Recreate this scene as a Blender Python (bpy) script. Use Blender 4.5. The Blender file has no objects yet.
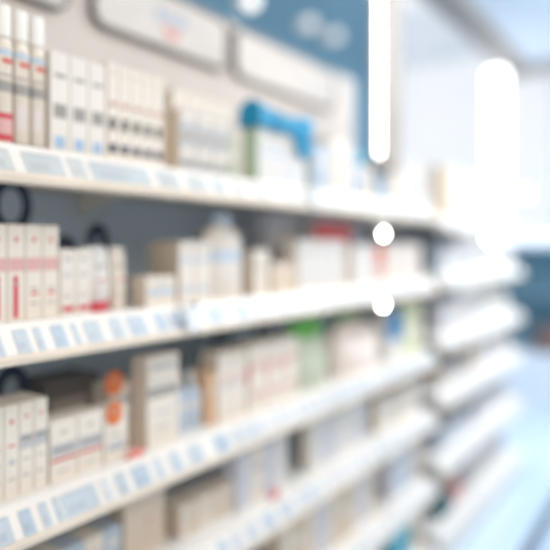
import bpy, bmesh, math, random
from mathutils import Vector, Matrix
PI = math.pi
SC = bpy.context.scene
COL = SC.collection
rnd = random.Random(7)

# ------------------------------------------------------------------ materials
def lin(c):
    return tuple(((v/255)/12.92 if v/255 <= .04045 else ((v/255+.055)/1.055)**2.4) for v in c)
_M = {}
def mat(rgb, rough=.5, spec=.5, metal=0., alpha=None, trans=0., vary=.05, scale=9., coat=0.):
    key = (rgb, rough, spec, metal, alpha, trans, vary, scale, coat)
    if key in _M: return _M[key]
    m = bpy.data.materials.new('surface'); m.use_nodes = True
    nt = m.node_tree; b = nt.nodes['Principled BSDF']
    b.inputs['Roughness'].default_value = rough
    b.inputs['Metallic'].default_value = metal
    b.inputs['Specular IOR Level'].default_value = spec
    b.inputs['Coat Weight'].default_value = coat
    b.inputs['Transmission Weight'].default_value = trans
    if alpha is not None: b.inputs['Alpha'].default_value = alpha
    c = lin(rgb)
    tc = nt.nodes.new('ShaderNodeTexCoord'); n = nt.nodes.new('ShaderNodeTexNoise')
    n.inputs['Scale'].default_value = scale; n.inputs['Detail'].default_value = 3
    r = nt.nodes.new('ShaderNodeValToRGB')
    r.color_ramp.elements[0].position = .3; r.color_ramp.elements[1].position = .7
    r.color_ramp.elements[0].color = (*[v*(1-vary) for v in c], 1)
    r.color_ramp.elements[1].color = (*[min(1, v*(1+vary)) for v in c], 1)
    nt.links.new(tc.outputs['Object'], n.inputs['Vector'])
    nt.links.new(n.outputs['Fac'], r.inputs['Fac'])
    nt.links.new(r.outputs['Color'], b.inputs['Base Color'])
    _M[key] = m; return m
def glow(rgb, strength):
    key = ('glow', rgb, strength)
    if key in _M: return _M[key]
    m = bpy.data.materials.new('lamp_light'); m.use_nodes = True
    b = m.node_tree.nodes['Principled BSDF']
    b.inputs['Base Color'].default_value = (.9, .9, .9, 1)
    b.inputs['Emission Color'].default_value = (*lin(rgb), 1)
    b.inputs['Emission Strength'].default_value = strength
    _M[key] = m; return m

# ------------------------------------------------------------------ mesh helpers
def link(name, bm, mats, parent=None, loc=None, smooth=False):
    me = bpy.data.meshes.new(name)
    bmesh.ops.recalc_face_normals(bm, faces=bm.faces)
    bm.to_mesh(me); bm.free()
    for m in (mats if isinstance(mats, (list, tuple)) else [mats]): me.materials.append(m)
    if smooth:
        for p in me.polygons: p.use_smooth = True
        me.set_sharp_from_angle(angle=math.radians(40))
    o = bpy.data.objects.new(name, me); COL.objects.link(o)
    if parent: o.parent = parent
    if loc: o.location = loc
    return o
def box(bm, x0, x1, y0, y1, z0, z1, mi=0, bev=0., seg=1):
    r = bmesh.ops.create_cube(bm, size=1, matrix=Matrix.Translation(((x0+x1)/2, (y0+y1)/2, (z0+z1)/2)) @ Matrix.Diagonal((x1-x0, y1-y0, z1-z0, 1)))
    vs = r['verts']; fs = {f for v in vs for f in v.link_faces}
    for f in fs: f.material_index = mi
    if bev:
        es = {e for v in vs for e in v.link_edges}
        q = bmesh.ops.bevel(bm, geom=list(es), offset=bev, segments=seg, profile=.5, affect='EDGES')
        for f in q['faces']: f.material_index = mi
def quad(bm, pts, mi=0):
    f = bm.faces.new([bm.verts.new(p) for p in pts]); f.material_index = mi; return f
def prism_x(bm, prof, x0, x1, mi=0):               # (y, z) outline drawn out along x
    a = [bm.verts.new((x0, y, z)) for y, z in prof]; b = [bm.verts.new((x1, y, z)) for y, z in prof]
    n = len(prof)
    for f in [bm.faces.new(a), bm.faces.new(b[::-1])] + [bm.faces.new((a[i], b[i], b[(i+1) % n], a[(i+1) % n])) for i in range(n)]: f.material_index = mi
def lathe(bm, prof, sx=1., sy=1., cx=0., cy=0., n=24, mi=0, power=2.):   # (r, z); superellipse section
    rings = []
    for r, z in prof:
        ring = []
        for k in range(n):
            a = 2*PI*k/n; ca, sa = math.cos(a), math.sin(a)
            px = math.copysign(abs(ca)**(2/power), ca); py = math.copysign(abs(sa)**(2/power), sa)
            ring.append(bm.verts.new((cx+r*sx*px, cy+r*sy*py, z)))
        rings.append(ring)
    for i in range(len(rings)-1):
        for k in range(n):
            f = bm.faces.new((rings[i][k], rings[i][(k+1) % n], rings[i+1][(k+1) % n], rings[i+1][k])); f.material_index = mi
    for f in (bm.faces.new(rings[0][::-1]), bm.faces.new(rings[-1])): f.material_index = mi
def torus(bm, R, r, sz=1., n=32, m=10, a0=0., a1=2*PI):           # stands in the xz plane
    full = abs(a1-a0-2*PI) < 1e-6; k = n if full else n+1; rings = []
    for i in range(k):
        a = a0+(a1-a0)*i/n
        rings.append([bm.verts.new(((R+r*math.cos(t))*math.cos(a), r*math.sin(t), (R+r*math.cos(t))*math.sin(a)*sz)) for t in [2*PI*j/m for j in range(m)]])
    for i in range(n):
        A, B = rings[i], rings[(i+1) % k]
        for j in range(m): bm.faces.new((A[j], A[(j+1) % m], B[(j+1) % m], B[j]))
    if not full: bm.faces.new(rings[0]); bm.faces.new(rings[-1][::-1])
def thing(name, loc, label, cat, group=None):
    o = bpy.data.objects.new(name, None); COL.objects.link(o); o.empty_display_size = .05
    o.location = loc; o['label'] = label; o['category'] = cat
    if group: o['group'] = group
    return o
def tag(o, label, cat, group=None):
    o['label'] = label; o['category'] = cat
    if group: o['group'] = group
    return o
def struct(name, bm, m):
    o = link(name, bm, m); o['kind'] = 'structure'; return o
def dup(root, loc, label, group):
    r = root.copy(); COL.objects.link(r); r.location = loc; r['label'] = label
    if group: r['group'] = group
    elif 'group' in r: del r['group']
    for ch in root.children:
        c = ch.copy(); COL.objects.link(c); c.parent = r
        for g in ch.children:
            d = g.copy(); COL.objects.link(d); d.parent = c
    return r

# ------------------------------------------------------------------ colours
CREAM = (239, 227, 212); WHITE = (238, 228, 216); COLD = (230, 224, 217)
K = dict(cream=CREAM, white=WHITE, cold=COLD, grey=(164, 156, 148), lgrey=(196, 194, 192), dgrey=(112, 104, 98), tan=(214, 194, 170),
         beige=(226, 208, 188), pink=(226, 176, 170), red=(212, 78, 92), rred=(214, 84, 70), blue=(172, 194, 216), lblue=(200, 210, 222),
         navy=(44, 54, 82), orange=(226, 120, 60), lilac=(212, 210, 215), ink=(172, 160, 152), green=(84, 178, 58), pgreen=(192, 206, 178),
         teal=(70, 110, 120), cyan=(70, 180, 205), vblue=(40, 140, 200), ygreen=(216, 218, 180), peach=(240, 200, 164), pinkish=(228, 214, 208), pinkb=(200, 150, 134), tred=(230, 84, 90),
         dark=(112, 106, 104), brown=(110, 92, 70), gblue=(192, 203, 214))
TXT = [(.2, .8, .62, .635, 'ink'), (.2, .7, .59, .602, 'ink'), (.2, .75, .30, .312, 'ink'), (.2, .6, .27, .282, 'ink')]
LOGO = [(.36, .64, .85, .875, 'rred')]
# carton style: body, sides, printed marks on the front (u0, u1, v0, v1, colour)
ST = dict(
    bluefoot=('white', 'cream', [(.2, .85, .76, .80, 'ink'), (.15, .9, .36, .50, 'grey'), (.2, .8, .06, .18, 'blue')]),
    navyspot=('cream', 'cream', [(.2, .8, .90, .94, 'beige'), (.15, .85, .57, .62, 'pinkb'), (.1, .8, .33, .46, 'dgrey'), (.1, .85, .10, .19, 'navy')]),
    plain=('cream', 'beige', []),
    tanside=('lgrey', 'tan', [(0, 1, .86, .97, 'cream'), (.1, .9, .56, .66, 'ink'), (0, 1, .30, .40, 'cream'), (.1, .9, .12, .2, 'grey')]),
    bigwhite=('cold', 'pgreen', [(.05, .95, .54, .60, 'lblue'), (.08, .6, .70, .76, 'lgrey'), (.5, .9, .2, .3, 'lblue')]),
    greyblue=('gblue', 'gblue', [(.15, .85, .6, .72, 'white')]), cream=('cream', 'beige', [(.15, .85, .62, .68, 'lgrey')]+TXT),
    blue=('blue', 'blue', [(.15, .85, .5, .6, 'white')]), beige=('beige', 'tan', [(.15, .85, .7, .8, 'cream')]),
    pinkred=('cream', 'cream', [(.4, .6, .83, .88, 'rred'), (0, 1, .52, .66, 'pink'), (.3, .62, .03, .47, 'red'), (.35, .65, .38, .41, 'cream')]),
    pinktop=('cream', 'cream', [(.4, .6, .83, .88, 'rred'), (0, 1, .52, .66, 'pink'), (.25, .75, .32, .34, 'ink'), (.3, .75, .26, .29, 'rred'), (.25, .75, .16, .18, 'ink')]),
    redfoot=('white', 'cream', [(.3, .7, .84, .88, 'ink'), (.1, .95, .06, .14, 'red')]+TXT),
    lowblue=('cream', 'beige', [(.05, .95, .36, .58, 'lblue'), (.2, .8, .72, .78, 'lgrey')]),
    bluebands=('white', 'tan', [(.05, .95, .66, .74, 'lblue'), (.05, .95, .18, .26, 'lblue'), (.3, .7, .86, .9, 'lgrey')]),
    lilac=('lilac', 'lilac', [(.15, .85, .66, .76, 'cold')]), whitecold=('cold', 'cream', [(.15, .85, .7, .73, 'lgrey'), (.15, .7, .3, .34, 'lblue')]),
    red=('pinkish', 'pinkish', [(0, 1, .68, 1, 'tred'), (.2, .8, .3, .4, 'rred')]), redsmall=('pinkish', 'pinkish', [(0, 1, .45, 1, 'rred'), (.2, .8, .1, .3, 'rred')]),
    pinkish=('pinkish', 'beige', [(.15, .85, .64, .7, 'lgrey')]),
    redv=('cream', 'cream', [(.36, .64, .82, .85, 'rred'), (.42, .58, .80, .83, 'rred'), (.2, .75, .56, .58, 'rred'), (.3, .75, .36, .42, 'lgrey'), (.2, .8, .2, .215, 'ink')]),
    greyred=('cream', 'cream', [(.36, .64, .84, .87, 'rred'), (0, 1, .50, .66, 'lgrey'), (.1, .9, .60, .63, 'ink'), (.2, .8, .38, .395, 'ink'), (.2, .7, .2, .22, 'ink')]),
    greyline=('cream', 'cream', [(.38, .62, .78, .82, 'ink'), (.02, 1, .42, .62, 'lgrey'), (.1, .9, .5, .54, 'ink'), (.02, 1, .33, .38, 'rred'), (.2, .7, .14, .17, 'lgrey')]),
    darkgrey=('dark', 'dark', [(.1, .9, .55, .75, 'grey')]),
    badgelow=('cream', 'cream', [(.1, .9, .2, .36, 'lgrey'), (.2, .7, .48, .52, 'ink')]),
    badgetop=('white', 'cream', [(.1, .95, .70, .82, 'lgrey'), (.3, .9, .4, .5, 'lblue')]),
    tallgrey=('cream', 'beige', [(0, 1, .55, .66, 'grey'), (.06, .9, .70, .72, 'lgrey'), (.1, .9, .86, .93, 'lgrey'), (.2, .8, .36, .375, 'ink'), (.2, .7, .2, .215, 'ink')]),
    peach=('peach', 'peach', [(.2, .8, .6, .7, 'cream')]), redmark=('cream', 'beige', [(.1, .9, .5, .54, 'lgrey'), (.5, 1, .55, .65, 'pink')]),
    redline=('cream', 'beige', [(.1, .9, .62, .72, 'pink'), (0, .12, .40, .7, 'rred'), (.1, .9, .2, .28, 'pink')]),
    vividblue=('cold', 'cold', [(0, 1, .42, 1, 'vblue'), (.2, .8, .6, .7, 'cyan')]), yellowgreen=('ygreen', 'ygreen', [(.2, .8, .3, .6, 'cream')]),
    beigedot=('beige', 'tan', [(.55, .62, .42, .46, 'red')]), tan=('tan', 'tan', [(.2, .8, .5, .7, 'cream')]),
    cyan=('cyan', 'cyan', [(.2, .8, .2, .3, 'cold')]), teal=('teal', 'teal', [(.2, .8, .4, .6, 'cyan')]))

YF = .95                                            # shelf front line
CZ = 1.46                                          # eye height
LV = {'A': 0.172, 'B': -0.13, 'C': -0.437, 'D': -0.692, 'E': -0.985, 'F': -1.275, 'A2': 0.14, 'B2': -0.116, 'C2': -0.396, 'D2': -0.646, 'E2': -0.946, 'F2': -1.275}
def ctr_mats(names): return [mat(K[n], .55, .3) for n in names]

# ------------------------------------------------------------------ goods
def make_carton(name, st, w, d, h, loc, label, cat, group, badge=None):
    body, side, marks = ST[st]
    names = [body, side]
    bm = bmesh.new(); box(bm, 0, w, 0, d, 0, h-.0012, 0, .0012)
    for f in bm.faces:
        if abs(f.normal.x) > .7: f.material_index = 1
    for u0, u1, v0, v1, c in marks:                # print on the front, wrapped flat to the board
        if c not in names: names.append(c)
        e = .0015
        quad(bm, [(e+u0*(w-2*e), -.0003, v0*h*.98+.001), (e+u1*(w-2*e), -.0003, v0*h*.98+.001), (e+u1*(w-2*e), -.0003, v1*h*.98+.001), (e+u0*(w-2*e), -.0003, v1*h*.98+.001)], names.index(c))
    if st == 'beigedot':
        names.append('dgrey')
        bm2 = [bm.verts.new((w*.25+.013*math.cos(t), -.0004, h*.86+.013*math.sin(t))) for t in [2*PI*i/20 for i in range(20)]]
        bm.faces.new(bm2).material_index = len(names)-1
    ob = thing(name, loc, label, cat, group)
    link('carton_body', bm, ctr_mats(names), ob)
    bm = bmesh.new(); box(bm, .0006, w-.0006, .0006, d-.0006, h-.0012, h, 0, .0004)
    box(bm, w*.46, w*.54, -.0004, .0012, h-.008, h-.0012)        # closing tongue of the lid
    link('tuck_flap', bm, ctr_mats([body]), ob)
    if badge:
        rx, rz, px, pz = badge
        bm = bmesh.new(); vs = []
        for y in (-.0008, -.0022): vs.append([bm.verts.new((px+rx*math.cos(t), y, pz+rz*math.sin(t))) for t in [2*PI*i/28 for i in range(28)]])
        bm.faces.new(vs[0]); bm.faces.new(vs[1])
        for i in range(28): bm.faces.new((vs[0][i], vs[0][(i+1) % 28], vs[1][(i+1) % 28], vs[1][i]))
        s = link('sticker', bm, mat(K['orange'], .5, .3), ob); s['label'] = 'orange oval sticker'
        bm = bmesh.new(); box(bm, px-rx*.6, px+rx*.6, -.0028, -.0022, pz-rz*.1, pz+rz*.45)
        link('sticker_print', bm, mat((214, 140, 110), .5), s)
    return ob

def make_bottle(name, st, w, d, h, loc, label, cat, group):
    ob = thing(name, loc, label, cat, group); r = w/2*.97; cx = w/2; sy = min(d/w, 1.)
    cfg = dict(palegreen=('pgreen', 'pgreen', 'white'), cyancap=('cream', 'cyan', 'lblue'), icebottle=('lblue', 'cold', 'cold'), icecap=('cold', 'lblue', 'lblue'), bigbottle=('white', 'gblue', 'lblue'))[st]
    neck = .26 if st != 'bigbottle' else .14
    z1 = h*(1-neck)
    bm = bmesh.new()
    lathe(bm, [(r*.94, 0), (r, h*.015), (r, z1*.80), (r*.93, z1*.88), (r*.74, z1*.95), (r*.46, z1*.985), (r*.42, z1)], 1, sy, cx, d/2, 28, 0, 2.6)
    link('bottle_body', bm, mat(K[cfg[0]], .35, .5), ob, smooth=True)
    bm = bmesh.new(); lathe(bm, [(r*.44, z1), (r*.46, z1+.002), (r*.44, h-.002), (r*.40, h)], 1, max(sy, .8), cx, d/2, 20)
    link('cap', bm, mat(K[cfg[1]], .4), ob, smooth=True)
    bm = bmesh.new(); n = 20; yc = d/2; rows = []
    for z in (z1*.50, z1*.66):
        rows.append([bm.verts.new((cx+(r+.0005)*math.copysign(abs(math.cos(t))**(2/2.6), math.cos(t)), yc-(r+.0005)*sy*abs(math.sin(t))**(2/2.6), z)) for t in [PI-PI*i/n for i in range(n+1)]])
    for i in range(n): bm.faces.new((rows[0][i], rows[0][i+1], rows[1][i+1], rows[1][i]))
    link('bottle_label', bm, mat(K[cfg[2]], .5), ob, smooth=True)
    return ob

def make_clear(name, red, w, d, h, loc, label, cat, group):
    ob = thing(name, loc, label, cat, group); r = w/2*.95; cx = w/2; d = w; hb = h*.78
    bm = bmesh.new()
    lathe(bm, [(r*.92, 0), (r, .003), (r, hb*.9), (r*.93, hb*.96), (r*.6, hb)], 1, .8, cx, d/2, 28, 0, 3.2)
    link('bottle_body', bm, mat((228, 214, 196), .12, .5, vary=.03), ob, smooth=True)['label'] = 'pale clear plastic bottle body'
    bm = bmesh.new(); lathe(bm, [(r*.86, hb), (r*.88, hb+.004), (r*.86, h-.004), (r*.8, h)], 1, .82, cx, d/2, 24, 0, 2.6)
    link('cap', bm, mat((244, 236, 226), .35), ob, smooth=True)['label'] = 'white flip cap'
    bands = [(.83, .88, 'gblue', .1, .9), (.76, .80, 'rred', .4, .85), (.50, .60, 'grey', .0, 1.), (.64, .66, 'ink', .2, .8)]
    if red: bands += [(.06, .12, 'red', 0, 1), (.12, .26, 'pink', 0, 1), (.26, .31, 'red', 0, 1)]
    else: bands += [(.18, .40, 'pinkish', .3, .5), (.02, .06, 'ink', .1, .9)]
    n = 14; R = r+.0005
    for v0, v1, c, a0, a1 in bands:
        bm = bmesh.new(); rows = []
        for z in (v0*hb, v1*hb):
            row = []
            for i in range(n+1):
                t = PI-PI*(a0+(a1-a0)*i/n); ct, sn = math.cos(t), math.sin(t)
                row.append(bm.verts.new((cx+R*math.copysign(abs(ct)**(2/3.2), ct), d/2-R*.8*abs(sn)**(2/3.2), z)))
            rows.append(row)
        for i in range(n): bm.faces.new((rows[0][i], rows[0][i+1], rows[1][i+1], rows[1][i]))
        link('printed_band', bm, ctr_mats([c]), ob, smooth=True)
    return ob

def make_tube(name, st, w, d, h, loc, label, cat, group):
    ob = thing(name, loc, label, cat, group); cx = w/2; hc = h*.16
    cap, body = (('red', 'cold') if st == 'redtube' else ('cream', 'cream'))
    bm = bmesh.new(); lathe(bm, [(w*.44, 0), (w*.46, .003), (w*.46, hc-.002), (w*.44, hc)], 1, .8, cx, d/2, 24)
    link('cap', bm, mat(K[cap], .3), ob, smooth=True)
    bm = bmesh.new(); n = 28; rings = []
    for z, rx, ry in [(hc, .42, .34), (hc+.006, .49, .40), (hc+h*.3, .49, .36), (hc+h*.55, .49, .26), (h*.9, .49, .10), (h*.965, .47, .05), (h*.99, .40, .03), (h, .30, .02)]:
        rings.append([bm.verts.new((cx+rx*w*math.cos(2*PI*k/n), d/2+ry*w*math.sin(2*PI*k/n), z)) for k in range(n)])
    for i in range(len(rings)-1):
        for k in range(n): bm.faces.new((rings[i][k], rings[i][(k+1) % n], rings[i+1][(k+1) % n], rings[i+1][k]))
    bm.faces.new(rings[0][::-1]); bm.faces.new(rings[-1])
    link('tube_body', bm, mat(K[body], .25), ob, smooth=True)
    for z0, z1, c in [(h*.66, h*.72, 'ink'), (h*.46, h*.49, 'rred')]:
        ry = lambda z: (.40-.30*max(0, (z-hc)/(h*.9-hc)))*w+.003
        bm = bmesh.new(); quad(bm, [(cx-w*.2, d/2-ry(z0)-.002, z0), (cx+w*.2, d/2-ry(z0)-.002, z0), (cx+w*.2, d/2-ry(z1)-.002, z1), (cx-w*.2, d/2-ry(z1)-.002, z1)])
        link('printed_mark', bm, ctr_mats([c]), ob)
    return ob

def make_pouch(name, st, w, d, h, loc, label, cat, group):
    ob = thing(name, loc, label, cat, group); cx = w/2
    K['sage'] = (198, 201, 178)
    body, top = dict(green=('sage', 'green'), green2=('sage', 'green'), blush=('peachy', 'peachy'), white=('cold', 'cold'))[st]
    K['peachy'] = (240, 224, 212)
    zt = h*(.74 if top == 'green' else .93)
    def sect(z):                                    # half width, half depth up the pack
        t = z/h
        return w/2*(.92+.08*math.sin(PI*min(1, t*1.1))) * (1 if t < .8 or top == 'green' else 1-.55*((t-.8)/.2)**1.6), d/2*max(.10, (1-t**2.6))*(.85+.15*math.sin(PI*t))
    def skin(zs, nm, m):
        bm = bmesh.new(); n = 36; rings = []
        for z in zs:
            a, b = sect(z)
            rings.append([bm.verts.new((cx+a*math.copysign(abs(math.cos(q))**.6, math.cos(q))*(1+.012*math.sin(5*q+z*60)), d/2+b*math.copysign(abs(math.sin(q))**.7, math.sin(q))*(1+.05*math.sin(4*q+z*45)), z)) for q in [2*PI*k/n for k in range(n)]])
        for i in range(len(rings)-1):
            for k in range(n): bm.faces.new((rings[i][k], rings[i][(k+1) % n], rings[i+1][(k+1) % n], rings[i+1][k]))
        bm.faces.new(rings[0][::-1]); bm.faces.new(rings[-1])
        return link(nm, bm, m, ob, smooth=True)
    skin([zt*i/10 for i in range(11)], 'pouch_body', mat(K[body], .45))
    o = skin([zt+(h-zt)*i/4 for i in range(5)], 'pouch_seal', mat(K[top], .4))
    if top == 'green': o['label'] = 'vivid green top seal'
    return ob

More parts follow.
